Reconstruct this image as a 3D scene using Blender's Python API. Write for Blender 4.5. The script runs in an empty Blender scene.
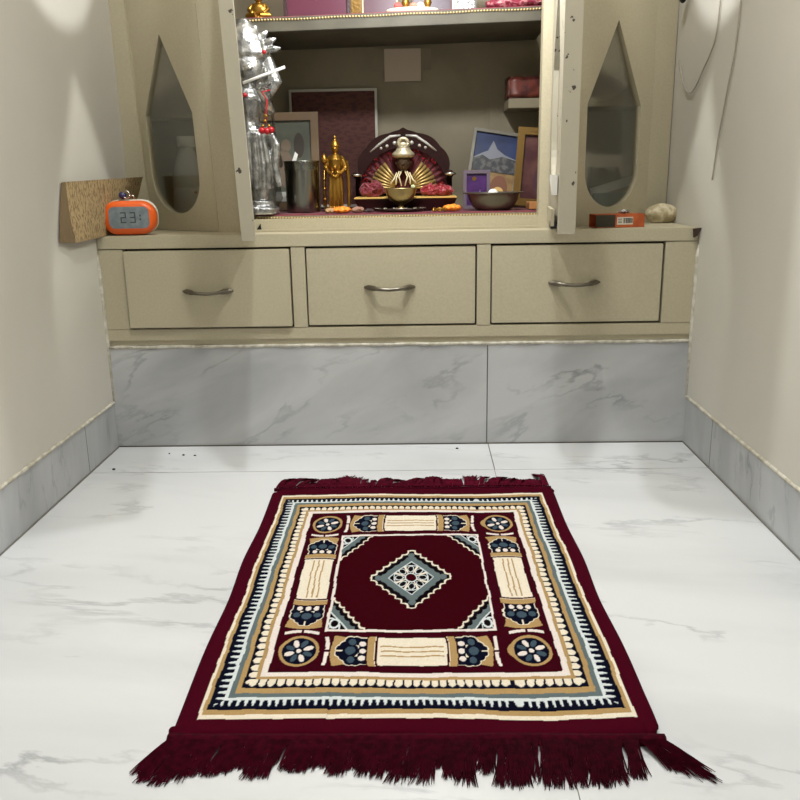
import bpy, bmesh, math, random
import numpy as np
from mathutils import Vector, Matrix, noise
random.seed(7)
C = bpy.context.scene.collection
S = bpy.context.scene
PI = math.pi

# ------------------------------------------------------------------ camera
CAM = Vector((0.0512, -1.8294, 0.5993))
RT = Vector((0.9996, 0.0208, -0.0165)); FW = Vector((-0.0244, 0.9652, -0.2604))
FW.normalize(); RT = (RT - FW*RT.dot(FW)).normalized(); UP = RT.cross(FW)
FPX = 834.24
cd = bpy.data.cameras.new('camera'); cam = bpy.data.objects.new('camera', cd); C.objects.link(cam)
cam.matrix_world = Matrix(((RT.x, UP.x, -FW.x, CAM.x), (RT.y, UP.y, -FW.y, CAM.y), (RT.z, UP.z, -FW.z, CAM.z), (0, 0, 0, 1)))
cd.sensor_width = 36; cd.lens = FPX*36/800; cd.clip_start = 0.02
S.camera = cam
# ------------------------------------------------------------------ world, lights, exposure
w = bpy.data.worlds.new('world'); S.world = w; w.use_nodes = True
w.node_tree.nodes['Background'].inputs[0].default_value = (0.90, 0.95, 1.0, 1)
w.node_tree.nodes['Background'].inputs[1].default_value = 0.28

def lamp(name, loc, power, rad, col):
    l = bpy.data.lights.new(name, 'POINT'); l.energy = power; l.shadow_soft_size = rad; l.color = col
    o = bpy.data.objects.new(name, l); o.location = loc; C.objects.link(o); return o
lamp('ceiling_lamp_light', (0.06, -0.95, 2.35), 48, 0.045, (0.92, 0.96, 1.0))
lamp('altar_bulb_light', (0.05, -0.20, 1.12), 11.0, 0.022, (0.94, 0.97, 1.0))
S.view_settings.view_transform = 'Standard'; S.view_settings.look = 'None'
S.view_settings.exposure = 0.44; S.view_settings.gamma = 1.0; S.view_settings.use_curve_mapping = False

# ------------------------------------------------------------------ helpers
def at(px, py, Y):
    d = FW + RT*((px-400)/FPX) + UP*((400-py)/FPX)
    return CAM + d*((Y-CAM.y)/d.y)
def lin(c):
    return tuple((v/255/12.92 if v/255 <= .04045 else ((v/255+.055)/1.055)**2.4) for v in c)
def mat(name, col, rough=.6, metal=0, spec=.5, bump=0, bscale=200, col2=None, nscale=30, ramp=(.4, .6), sheen=0, emit=0, trans=0, coat=0):
    m = bpy.data.materials.new(name); m.use_nodes = True
    nt = m.node_tree; N = nt.nodes; L = nt.links; b = N['Principled BSDF']
    b.inputs['Base Color'].default_value = (*lin(col), 1)
    b.inputs['Roughness'].default_value = rough; b.inputs['Metallic'].default_value = metal
    b.inputs['Specular IOR Level'].default_value = spec
    b.inputs['Sheen Weight'].default_value = sheen; b.inputs['Coat Weight'].default_value = coat
    b.inputs['Transmission Weight'].default_value = trans
    tc = N.new('ShaderNodeTexCoord')
    if col2:
        n = N.new('ShaderNodeTexNoise'); n.inputs['Scale'].default_value = nscale; n.inputs['Detail'].default_value = 5
        r = N.new('ShaderNodeValToRGB'); r.color_ramp.elements[0].position = ramp[0]; r.color_ramp.elements[1].position = ramp[1]
        r.color_ramp.elements[0].color = (*lin(col), 1); r.color_ramp.elements[1].color = (*lin(col2), 1)
        L.new(tc.outputs['Object'], n.inputs['Vector']); L.new(n.outputs[0], r.inputs[0]); L.new(r.outputs[0], b.inputs['Base Color'])
    if bump:
        n = N.new('ShaderNodeTexNoise'); n.inputs['Scale'].default_value = bscale; n.inputs['Detail'].default_value = 3
        bp = N.new('ShaderNodeBump'); bp.inputs['Strength'].default_value = bump; bp.inputs['Distance'].default_value = .002
        L.new(tc.outputs['Object'], n.inputs['Vector']); L.new(n.outputs[0], bp.inputs['Height']); L.new(bp.outputs[0], b.inputs['Normal'])
    return m
def glass(name, tint=(235, 240, 235), gloss=.1):
    m = bpy.data.materials.new(name); m.use_nodes = True; nt = m.node_tree; N = nt.nodes; L = nt.links
    N.remove(N['Principled BSDF']); o = N['Material Output']
    t = N.new('ShaderNodeBsdfTransparent'); t.inputs[0].default_value = (*lin(tint), 1)
    g = N.new('ShaderNodeBsdfGlossy'); g.inputs['Roughness'].default_value = .03
    fr = N.new('ShaderNodeLayerWeight'); fr.inputs[0].default_value = .25
    mu = N.new('ShaderNodeMath'); mu.operation = 'MULTIPLY_ADD'; mu.inputs[1].default_value = .5; mu.inputs[2].default_value = gloss
    mx = N.new('ShaderNodeMixShader'); L.new(fr.outputs['Fresnel'], mu.inputs[0]); L.new(mu.outputs[0], mx.inputs[0])
    L.new(t.outputs[0], mx.inputs[1]); L.new(g.outputs[0], mx.inputs[2]); L.new(mx.outputs[0], o.inputs[0])
    return m
def box(bm, x0, x1, y0, y1, z0, z1, bev=0, M=None):
    r = bmesh.ops.create_cube(bm, size=1); vs = r['verts']
    for v in vs:
        v.co = Vector(((x0+x1)/2+v.co.x*(x1-x0), (y0+y1)/2+v.co.y*(y1-y0), (z0+z1)/2+v.co.z*(z1-z0)))
    if bev:
        es = list({e for v in vs for e in v.link_edges})
        rr = bmesh.ops.bevel(bm, geom=es, offset=bev, segments=2, affect='EDGES'); vs = list({v for f in rr['faces'] for v in f.verts} | {v for v in vs if v.is_valid})
    if M is not None:
        for v in vs: v.co = M @ v.co
    return vs
def lathe(bm, prof, c, seg=32, M=None, a0=0, a1=2*PI, cap=True):
    rows = []
    full = abs(a1-a0-2*PI) < 1e-6
    n = seg if full else seg+1
    for r, z in prof:
        row = []
        for i in range(n):
            a = a0+(a1-a0)*i/seg; p = Vector((r*math.cos(a), r*math.sin(a), z))
            if M is not None: p = M @ p
            row.append(bm.verts.new(p+Vector(c)))
        rows.append(row)
    for k in range(len(rows)-1):
        for i in range(n if full else n-1):
            j = (i+1) % n
            bm.faces.new((rows[k][i], rows[k][j], rows[k+1][j], rows[k+1][i]))
    if cap and full:
        if prof[0][0] > 1e-5: bm.faces.new(rows[0][::-1])
        if prof[-1][0] > 1e-5: bm.faces.new(rows[-1])
def tube(bm, pts, r, seg=8, cap=True):
    pts = [Vector(p) for p in pts]; rows = []; n = len(pts)
    rr = r if isinstance(r, (list, tuple)) else [r]*n
    prev = None
    for i, p in enumerate(pts):
        d = (pts[min(i+1, n-1)]-pts[max(i-1, 0)]).normalized()
        if prev is None: a = d.orthogonal().normalized()
        else: a = (prev - d*prev.dot(d)); a = a.normalized() if a.length > 1e-6 else d.orthogonal().normalized()
        prev = a; b = d.cross(a)
        rows.append([bm.verts.new(p+(a*math.cos(2*PI*k/seg)+b*math.sin(2*PI*k/seg))*rr[i]) for k in range(seg)])
    for i in range(n-1):
        for k in range(seg):
            j = (k+1) % seg; bm.faces.new((rows[i][k], rows[i][j], rows[i+1][j], rows[i+1][k]))
    if cap: bm.faces.new(rows[0][::-1]); bm.faces.new(rows[-1])
def ball(bm, c, r, sub=2, sc=(1, 1, 1), M=None):
    vs = bmesh.ops.create_icosphere(bm, subdivisions=sub, radius=1)['verts']
    for v in vs:
        p = Vector((v.co.x*sc[0]*r, v.co.y*sc[1]*r, v.co.z*sc[2]*r))
        if M is not None: p = M @ p
        v.co = p+Vector(c)
    return vs
def slab(bm, loop, hole, thick, M):
    """closed plate: outline in local (u,v), optional hole, thickness along local w; M places it"""
    es = []; 
    for lp in ([loop] + ([hole] if hole else [])):
        vs = [bm.verts.new((u, v, 0)) for u, v in lp]
        es += [bm.edges.new((vs[i], vs[(i+1) % len(vs)])) for i in range(len(vs))]
    g = bmesh.ops.triangle_fill(bm, edges=es, use_beauty=True)
    fs = [x for x in g['geom'] if isinstance(x, bmesh.types.BMFace)]
    r = bmesh.ops.extrude_face_region(bm, geom=fs)
    nv = [x for x in r['geom'] if isinstance(x, bmesh.types.BMVert)]
    for v in nv: v.co.z += thick
    allv = set(nv)
    for f in fs:
        for v in f.verts: allv.add(v)
    for v in allv: v.co = M @ v.co
    bmesh.ops.recalc_face_normals(bm, faces=bm.faces)
def frameM(o, u, v):
    """local u,v axes -> world"""
    u = Vector(u).normalized(); v = Vector(v).normalized(); w_ = u.cross(v); o = Vector(o)
    return Matrix(((u.x, v.x, w_.x, o.x), (u.y, v.y, w_.y, o.y), (u.z, v.z, w_.z, o.z), (0, 0, 0, 1)))
def root_of(p):
    while p.parent: p = p.parent
    return p
def obj(name, bm, m, parent=None, smooth=False, label=None, kind=None, origin=None):
    me = bpy.data.meshes.new(name)
    if not isinstance(bm, bpy.types.Mesh):
        bmesh.ops.recalc_face_normals(bm, faces=bm.faces); bm.to_mesh(me); bm.free()
    else: me = bm
    o = bpy.data.objects.new(name, me); C.objects.link(o)
    if parent:
        off = root_of(parent).location.copy()
    else:
        if origin is None:
            cs = np.array([v.co[:] for v in me.vertices]); mn = cs.min(0); mx = cs.max(0)
            origin = ((mn[0]+mx[0])/2, (mn[1]+mx[1])/2, mn[2])
        off = Vector(origin)
    me.transform(Matrix.Translation(-off))
    if parent: o.parent = parent
    else: o.location = off
    for mm in (m if isinstance(m, (list, tuple)) else [m]): me.materials.append(mm)
    if smooth:
        for p in me.polygons: p.use_smooth = True
    if label: o['label'] = label
    if kind: o['kind'] = kind
    return o
def tag(o, label, cat, group=None, kind=None):
    o['label'] = label; o['category'] = cat
    if group: o['group'] = group
    if kind: o['kind'] = kind
    return o
def thing(name, label, cat, loc, group=None):
    o = bpy.data.objects.new(name, None); o.empty_display_size = .02; C.objects.link(o); o.location = loc
    return tag(o, label, cat, group)
def struct(name, bm, m, smooth=False):
    return obj(name, bm, m, None, smooth, None, 'structure', origin=(0, 0, 0))
def new(): return bmesh.new()
def bb(*a, **k):
    bm = new(); box(bm, *a, **k); return bm
def remesh(o, vox, smooth=3):
    r = o.modifiers.new('r', 'REMESH'); r.mode = 'VOXEL'; r.voxel_size = vox; r.use_smooth_shade = True
    s = o.modifiers.new('s', 'SMOOTH'); s.iterations = smooth; s.factor = .5
def Rz(a): return Matrix.Rotation(a, 4, 'Z')

# ------------------------------------------------------------------ materials
def marble(name, base, vein, scale=3.0, rough=.25, rot=(0, 0, .18), amount=.75, stretch=(1, 2.8, 1), cloud=.25):
    m = bpy.data.materials.new(name); m.use_nodes = True; nt = m.node_tree; N = nt.nodes; L = nt.links; b = N['Principled BSDF']
    tc = N.new('ShaderNodeTexCoord'); mp = N.new('ShaderNodeMapping'); mp.inputs['Rotation'].default_value = rot
    mp2 = N.new('ShaderNodeMapping'); mp2.inputs['Scale'].default_value = stretch
    L.new(tc.outputs['Object'], mp.inputs[0]); L.new(mp.outputs[0], mp2.inputs[0])
    n1 = N.new('ShaderNodeTexNoise'); n1.inputs['Scale'].default_value = scale; n1.inputs['Detail'].default_value = 7; n1.inputs['Roughness'].default_value = .58; n1.inputs['Distortion'].default_value = .3
    L.new(mp2.outputs[0], n1.inputs['Vector'])
    su = N.new('ShaderNodeMath'); su.operation = 'SUBTRACT'; su.inputs[1].default_value = .5; L.new(n1.outputs[0], su.inputs[0])
    ab = N.new('ShaderNodeMath'); ab.operation = 'ABSOLUTE'; L.new(su.outputs[0], ab.inputs[0])
    mr = N.new('ShaderNodeMapRange'); mr.inputs[1].default_value = 0; mr.inputs[2].default_value = .022; mr.inputs[3].default_value = 1; mr.inputs[4].default_value = 0
    L.new(ab.outputs[0], mr.inputs[0])
    n2 = N.new('ShaderNodeTexNoise'); n2.inputs['Scale'].default_value = scale*1.3; n2.inputs['Detail'].default_value = 3; L.new(mp2.outputs[0], n2.inputs['Vector'])
    mk = N.new('ShaderNodeMapRange'); mk.inputs[1].default_value = .48; mk.inputs[2].default_value = .68; L.new(n2.outputs[0], mk.inputs[0])
    mu = N.new('ShaderNodeMath'); mu.operation = 'MULTIPLY'; L.new(mr.outputs[0], mu.inputs[0]); L.new(mk.outputs[0], mu.inputs[1])
    n3 = N.new('ShaderNodeTexNoise'); n3.inputs['Scale'].default_value = scale*.8; n3.inputs['Detail'].default_value = 6; n3.inputs['Distortion'].default_value = .4; L.new(mp2.outputs[0], n3.inputs['Vector'])
    c3 = N.new('ShaderNodeMapRange'); c3.inputs[1].default_value = .42; c3.inputs[2].default_value = .75; c3.inputs[4].default_value = cloud; L.new(n3.outputs[0], c3.inputs[0])
    mu2 = N.new('ShaderNodeMath'); mu2.operation = 'MULTIPLY'; mu2.inputs[1].default_value = amount; L.new(mu.outputs[0], mu2.inputs[0])
    ad = N.new('ShaderNodeMath'); ad.operation = 'ADD'; ad.use_clamp = True; L.new(mu2.outputs[0], ad.inputs[0]); L.new(c3.outputs[0], ad.inputs[1])
    mx = N.new('ShaderNodeMix'); mx.data_type = 'RGBA'; mx.inputs[6].default_value = (*lin(base), 1); mx.inputs[7].default_value = (*lin(vein), 1)
    L.new(ad.outputs[0], mx.inputs[0]); L.new(mx.outputs[2], b.inputs['Base Color'])
    b.inputs['Roughness'].default_value = rough; b.inputs['Specular IOR Level'].default_value = .4
    return m
M_floor = marble('white_marble_tile', (216, 217, 218), (136, 138, 142), 2.0, .22, amount=.55, cloud=.32)
M_panel = marble('grey_marble_tile', (190, 190, 189), (118, 120, 122), 2.6, .3, rot=(0, .35, 0), amount=.6, cloud=.62, stretch=(1, 1, 3.0))
M_base = marble('grey_marble_skirting', (182, 183, 184), (122, 124, 128), 4.2, .3, rot=(.15, 0, 0), amount=.6, stretch=(1, 3.0, 1), cloud=.5)
M_grout = mat('dark_grout', (120, 118, 110), .9)
M_wall = mat('wall_paint', (206, 201, 190), .65, bump=.12, bscale=40, col2=(199, 194, 183), nscale=3, ramp=(.3, .7))
M_plaster = mat('plaster_bead', (205, 200, 186), .9, bump=.6, bscale=120, col2=(175, 168, 150), nscale=60)
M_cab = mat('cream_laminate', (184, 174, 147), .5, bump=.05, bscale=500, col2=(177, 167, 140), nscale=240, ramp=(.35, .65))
M_cabin = mat('cream_inside_with_shade', (138, 127, 103), .6, col2=(127, 117, 94), nscale=9)  # cabinet cream again, with the interior shade darkened into its colour
M_edge = mat('chipped_cream_paint', (172, 164, 144), .6, bump=.15, bscale=90, col2=(60, 52, 42), nscale=60, ramp=(.665, .68))
M_dark = mat('dark_gap', (28, 20, 16), .9)
M_metal = mat('brushed_steel_handle', (116, 110, 98), .34, metal=1)
M_steel = mat('stainless_steel', (200, 198, 190), .18, metal=1)
M_silver = mat('silver_foil', (200, 200, 197), .26, metal=.85, bump=.9, bscale=110, col2=(150, 150, 148), nscale=60)
M_gold = mat('gold_paint', (158, 116, 46), .3, metal=.85, bump=.25, bscale=160)
M_brass = mat('old_brass', (150, 132, 92), .3, metal=1, bump=.1, bscale=150)
M_glass = glass('window_glass', (243, 244, 240), .03)
M_film = glass('clear_plastic', (240, 240, 240), .06)
M_redcloth = mat('maroon_cloth', (112, 20, 40), .75, sheen=.3, bump=.3, bscale=300, col2=(90, 14, 32), nscale=50)
M_orange = mat('orange_plastic', (232, 96, 24), .35, coat=.2)
M_white = mat('white_plastic', (232, 230, 222), .4)
M_black = mat('black_plastic', (14, 13, 13), .4)
M_cream = mat('cream_paper', (222, 214, 190), .7)
M_marigold = mat('orange_petals', (240, 112, 24), .7, col2=(250, 160, 50), nscale=150)

# ------------------------------------------------------------------ structure
NW = 0.65; G = -0.176; HB = 0.1054; HM = 0.2375; HL = 0.4804
YB = 0.42; YF = -2.7; ZC = 2.6
bm = new()   # floor: two rows of tiles with grout joints
j = .0012
box(bm, -NW-.05, .2055-j, G+j, 0.01, -.02, 0); box(bm, .2055+j, NW+.05, G+j, 0.01, -.02, 0)
box(bm, -NW-.05, .2055-j, -1.02-.4, G-j, -.02, 0); box(bm, .2055-j*0, NW+.05, -1.42, G-j, -.02, 0)
box(bm, -NW-.05, NW+.05, YF, -1.42-j, -.02, 0)
struct('floor', bm, M_floor)
struct('floor_grout', bb(-NW-.05, NW+.05, YF, .01, -.03, -.0012), M_grout)
struct('wall_left', bb(-NW-.12, -NW-.001, YF, YB+.05, -.03, ZC), M_wall)
struct('wall_right', bb(NW+.001, NW+.12, YF, YB+.05, -.03, ZC), M_wall)
struct('wall_back', bb(-NW-.12, NW+.12, YB+.02, YB+.12, -.03, ZC), M_wall)
struct('ceiling', bb(-NW-.12, NW+.12, YF, YB+.12, ZC, ZC+.06), M_wall)
# marble face below the drawers, two tiles
bm = new(); box(bm, -NW, .2025-j, 0, .02, 0.0012, HM-.004); box(bm, .2025+j, NW, 0, .02, 0.0012, HM-.004)
struct('trim_1', bm, M_panel)
struct('trim_2', bb(-NW, NW, .004, .02, 0, HM), M_grout)
struct('trim_8', bb(-NW, NW, -.0022, .001, 0, .0024), mat('dirty_joint', (88, 82, 70), .9))
# cream plaster joint over the marble
bm = new(); tube(bm, [(x, .001+.001*math.sin(x*60), HM-.003+.0012*noise.noise((x*20, 0, 3))) for x in np.linspace(-NW, NW, 80)], .0042, 6)
struct('trim_3', bm, M_plaster, True)
for s, nm in ((-1, 'left'), (1, 'right')):
    bm = new(); y = 0.0
    for y1 in (G-.001, -.80, -1.40, -2.0, YF):
        a, b_ = sorted((s*NW, s*(NW+.004)))
        box(bm, a, b_, y1+j*1.4, y, .0015, HB)
        y = y1
    struct('baseboard_'+nm, bm, M_base)
    bm = new(); a, b_ = sorted((s*(NW-.0022), s*NW)); box(bm, a, b_, YF, 0, 0, .0024)
    a, b_ = sorted((s*(NW-.0003), s*(NW+.003)))
    for y1 in (G-.001, -.80, -1.40, -2.0): box(bm, a, b_, y1-.0003, y1+j*1.2, 0, HB)
    struct('trim_%d' % (9 if s < 0 else 10), bm, M_grout)
    bm = new()
    pts = [(s*(NW+.0012), y, HB+.001+.0012*noise.noise((y*30, s, 0))) for y in np.linspace(0, YF, 220)]
    tube(bm, pts, [.0042+.0016*noise.noise((y*55, s*4, 1)) for y in np.linspace(0, YF, 220)], 6)
    struct('trim_%d' % (4 if s < 0 else 5), bm, M_plaster, True)
    bm = new()
    tube(bm, [(s*(NW+.001), .0, HB), (s*(NW+.001), .0, HM), (s*(NW+.003), -.002, .34), (s*(NW+.002), -.003, .42), (s*(NW+.004), -.002, .455)], [.003, .005, .007, .006, .003], 8)
    struct('trim_%d' % (6 if s < 0 else 7), bm, M_plaster, True)

# ------------------------------------------------------------------ drawer cabinet
cabinet = thing('drawer_cabinet', 'long cream built-in cabinet with three drawers above the grey marble panel', 'cabinet', (0, .12, HM))
DX = [(-.593, -.2294), (-.1952, .1754), (.2092, .5791)]; Z0, Z1 = .277, .4502
bm = new()
box(bm, -NW, NW, 0, .018, HM+.012, Z0-.002, bev=.001)
box(bm, -NW, NW, .004, .018, HM+.001, HM+.012)
for a, b_ in ((-NW, DX[0][0]-.002), (DX[0][1]+.002, DX[1][0]-.002), (DX[1][1]+.002, DX[2][0]-.002), (DX[2][1]+.003, NW)):
    box(bm, a, b_, 0, .018, Z0-.0015, Z1+.0015, bev=.0008)
obj('face_frame', bm, M_cab, cabinet)
obj('worktop', bb(-NW, NW, -.001, YB-.02, Z1+.0025, HL, bev=.0015), M_cab, cabinet)
obj('carcass', bb(-NW, NW, .019, YB-.03, HM+.002, Z1+.002), M_dark, cabinet)
for i, (a, b_) in enumerate(DX):
    o_ = -.009 if i == 0 else .001
    d = obj('drawer', bb(a+.001, b_-.0015, o_, .0185, Z0+.0025, Z1-.002, bev=.0012), M_cab, cabinet)
    c = [at(208, 291.5, -.012), at(389.5, 288, -.012), at(575, 283.5, -.012)][i]
    hw = .056; bm = new()
    pts = []; rr = []
    for t in np.linspace(-1, 1, 25):
        x = t*hw; ax = abs(t)
        yy = o_-.003-.020*(1-max(0, (ax-.30)/.5)**1.6) if ax < .8 else o_-.003
        pts.append((c.x+x, yy, c.z-.004*(1-ax)+.001)); rr.append(.0040 if ax < .55 else (.0058 if ax < .85 else .0058-.026*(ax-.85)))
    tube(bm, pts, rr, 10)
    obj('handle', bm, M_metal, d, True, label='steel bow handle')
# broken laminate corner at the right end
bm = new(); slab(bm, [(0, 0), (.016, .002), (.008, -.014), (.002, -.018)], None, .01, frameM((NW-.014, -.004, HL-.002), (1, 0, 0), (0, 0, 1)))
obj('chipped_corner', bm, mat('bare_dark_wood', (58, 40, 30), .8), cabinet, label='broken dark corner of the worktop')

# ------------------------------------------------------------------ altar cupboard
cup = thing('altar_cupboard', 'cream wooden altar cupboard with angled teardrop glass sides and open doors', 'cupboard', (0, .2, HL))
ZT = 1.5
def lean(x, z): return x-(.034*(z-HL) if x < -.2 else 0)
def post(bm, poly, z0, z1):
    lo = [bm.verts.new((lean(x, z0), y, z0)) for x, y in poly]; hi = [bm.verts.new((lean(x, z1), y, z1)) for x, y in poly]
    n = len(poly)
    for i in range(n): bm.faces.new((lo[i], lo[(i+1) % n], hi[(i+1) % n], hi[i]))
    bm.faces.new(lo[::-1]); bm.faces.new(hi)
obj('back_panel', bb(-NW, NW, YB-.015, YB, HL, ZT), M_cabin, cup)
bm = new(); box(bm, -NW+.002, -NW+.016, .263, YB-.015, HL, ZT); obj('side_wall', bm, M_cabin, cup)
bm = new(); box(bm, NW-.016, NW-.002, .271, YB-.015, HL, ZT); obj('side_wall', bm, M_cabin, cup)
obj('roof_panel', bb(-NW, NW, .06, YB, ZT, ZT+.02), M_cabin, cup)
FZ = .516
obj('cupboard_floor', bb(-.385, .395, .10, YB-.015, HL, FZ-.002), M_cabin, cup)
bm = new(); box(bm, -.345, .36, .078, .10, HL, .508, bev=.001); box(bm, -.345, .36, .070, .078, HL, .486, bev=.001)
obj('bottom_rail', bm, M_cab, cup)
# outer frames against the walls
bm = new(); post(bm, [(-NW+.001, .235), (-.597, .222), (-.590, .245), (-NW+.001, .262)], HL, ZT); obj('outer_frame', bm, M_cab, cup)
bm = new(); post(bm, [(NW-.001, .252), (.594, .225), (.588, .245), (NW-.001, .27)], HL, ZT); obj('outer_frame', bm, M_cab, cup)
# jambs
bm = new(); post(bm, [(-.405, .097), (-.345, .070), (-.325, .075), (-.325, .10), (-.395, .115)], HL, ZT); obj('jamb', bm, M_cab, cup)
bm = new(); post(bm, [(.405, .088), (.345, .066), (.317, .070), (.317, .10), (.395, .112)], HL, ZT); obj('jamb', bm, M_cab, cup)
# teardrop glass side panels
def teardrop(cu, hw, zb, zm0, zm1, zt, n=18):
    pts = [(cu, zt), (cu+hw, zm1)]
    pts += [(cu+hw, zm0)]
    for i in range(1, n):
        a = PI*i/n; pts.append((cu+hw*math.cos(a), zm0-(zm0-zb)*math.sin(a)))
    pts += [(cu-hw, zm0), (cu-hw, zm1)]
    return pts
def side_panel(A, B, cu, hw, zt, label):
    A = Vector((*A, 0)); B = Vector((*B, 0)); L = (B-A).length
    Mx = frameM(A, B-A, (0, 0, 1))
    td = teardrop(cu, hw, .520, .60, .742, zt)
    bm = new(); slab(bm, [(0, HL+.001), (L, HL+.001), (L, ZT), (0, ZT)], td, -.014 if A.x < 0 else .014, Mx)
    for v in bm.verts: v.co.x = lean(v.co.x, v.co.z)
    p = obj('side_panel', bm, M_cab, cup)
    mid = Mx @ Matrix.Translation((0, 0, -.008 if A.x < 0 else .008))
    ins = [(cu+(u-cu)*1.04, .63+(z-.63)*1.02) for u, z in td]
    bm = new(); slab(bm, ins, None, .003, mid)
    for v in bm.verts: v.co.x = lean(v.co.x, v.co.z)
    obj('glass_pane', bm, M_glass, p, label=label)
    return p
side_panel((-.597, .232), (-.403, .095), .107, .083, .912, 'teardrop glass pane')
side_panel((.594, .224), (.404, .089), .1235, .087, .918, 'teardrop glass pane')
# opened front doors, swung out towards the room
def door(H, F, th, zb, lab, side):
    H = Vector((*H, 0)); F = Vector((*F, 0)); L = (F-H).length
    Mx = frameM(H, F-H, (0, 0, 1))
    td = teardrop(L/2-.02, L/2-.085, .57, .66, .80, .970); td2 = [(u, z+.43) for u, z in td]
    bm = new(); slab(bm, [(0, zb), (L, zb), (L, .985), (0, .985)], td, th, Mx); slab(bm, [(0, .985), (L, .985), (L, ZT-.04), (0, ZT-.04)], td2, th, Mx)
    bmesh.ops.remove_doubles(bm, verts=bm.verts, dist=.0001)
    for v in bm.verts: v.co.x = lean(v.co.x, v.co.z)
    p = obj('door', bm, M_edge, cup, label=lab)
    bm = new(); slab(bm, [(L/2-.02+(u-L/2+.02)*1.04, z) for u, z in td], None, .003, Mx @ Matrix.Translation((0, 0, th*.45)))
    for v in bm.verts: v.co.x = lean(v.co.x, v.co.z)
    obj('glass_pane', bm, M_glass, p)
    return p, Mx, L
fl = at(242, 241, -.33); fr = at(558, 234, -.31); zl = at(248, 241, -.33).z; zr = at(566, 234, -.31).z
dl, Ml, Ll = door((-.338, .062), (fl.x, -.33), -.024, zl, 'open cupboard door seen edge-on with chipped paint', -1)
dr, Mr, Lr = door((.337, .062), (fr.x, -.31), -.030, zr, 'open cupboard door seen edge-on carrying a bolt', 1)
# bolt and catch on the right door's inner face
bm = new()
for q in ((548, 190, 549, 199),):
    pass
p0 = Vector((fr.x, -.31, 0)); dirn = (Vector((.337, .062, 0))-p0).normalized(); nrm = Vector((-1, 0, 0))
Mb = frameM(p0+dirn*.01+nrm*.012+Vector((0, 0, .5)), dirn, (0, 0, 1))
bm = new(); slab(bm, [(.02, .095), (.10, .095), (.10, .085), (.02, .06)], None, .010, Mb)
obj('catch_plate', bm, M_white, dr)
bm = new(); slab(bm, [(.02, .005), (.16, .005), (.16, .035), (.02, .035)], None, .006, Mb)
obj('bolt_plate', bm, M_cab, dr)
bm = new(); slab(bm, [(.025, .0), (.07, .0), (.07, .013), (.025, .013)], None, .012, Mb)
obj('bolt_hole', bm, M_black, dr)
# left keeper on the rail
q = at(259, 227, .076); bm = new(); slab(bm, [(-.006, -.007), (.006, -.007), (.004, .007)], None, .004, frameM((q.x, .0765, q.z), (1, 0, 0), (0, 0, 1)))
obj('latch_slot', bm, M_black, cup)
# upper shelf, slightly crooked
ZS = .910; ST = .939
def szt(x): return .019*x
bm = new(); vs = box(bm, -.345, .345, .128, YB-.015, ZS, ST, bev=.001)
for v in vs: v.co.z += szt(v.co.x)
obj('shelf', bm, mat('dark_cream_board', (90, 85, 71), .6, col2=(78, 73, 60), nscale=14), cup, label='upper shelf board')  # much darker tone than the cabinet cream
for a, b_, z, yb in ((-.63, -.37, .742, .30), (.268, .63, .748, .27)):
    obj('side_shelf', bb(a, b_, yb, YB-.015, z, z+.022, bev=.001), M_cabin, cup)
q = at(490, 100, YB-.016)
obj('back_seam', bb(q.x, q.x+.26, YB-.019, YB-.014, FZ, ZS), M_cabin, cup)

# switch box paper on the cupboard back
a = at(372, 48, YB-.02); b_ = at(432, 80, YB-.02)
t = thing('paper_note', 'pale paper square taped over a faded sheet on the cupboard back', 'paper', (a.x, YB-.02, b_.z))
e = at(384, 46, YB-.022); f_ = at(421, 81, YB-.022)
obj('backing_sheet', bb(a.x, at(431, 60, YB-.02).x, YB-.0215, YB-.0195, at(400, 70, YB-.02).z, min(a.z, ZS-.008)), M_cabin, t)
obj('note', bb(e.x, f_.x, YB-.0232, YB-.0217, f_.z, min(e.z, ZS-.008)), mat('aged_white_paper', (188, 172, 154), .8), t)

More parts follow.
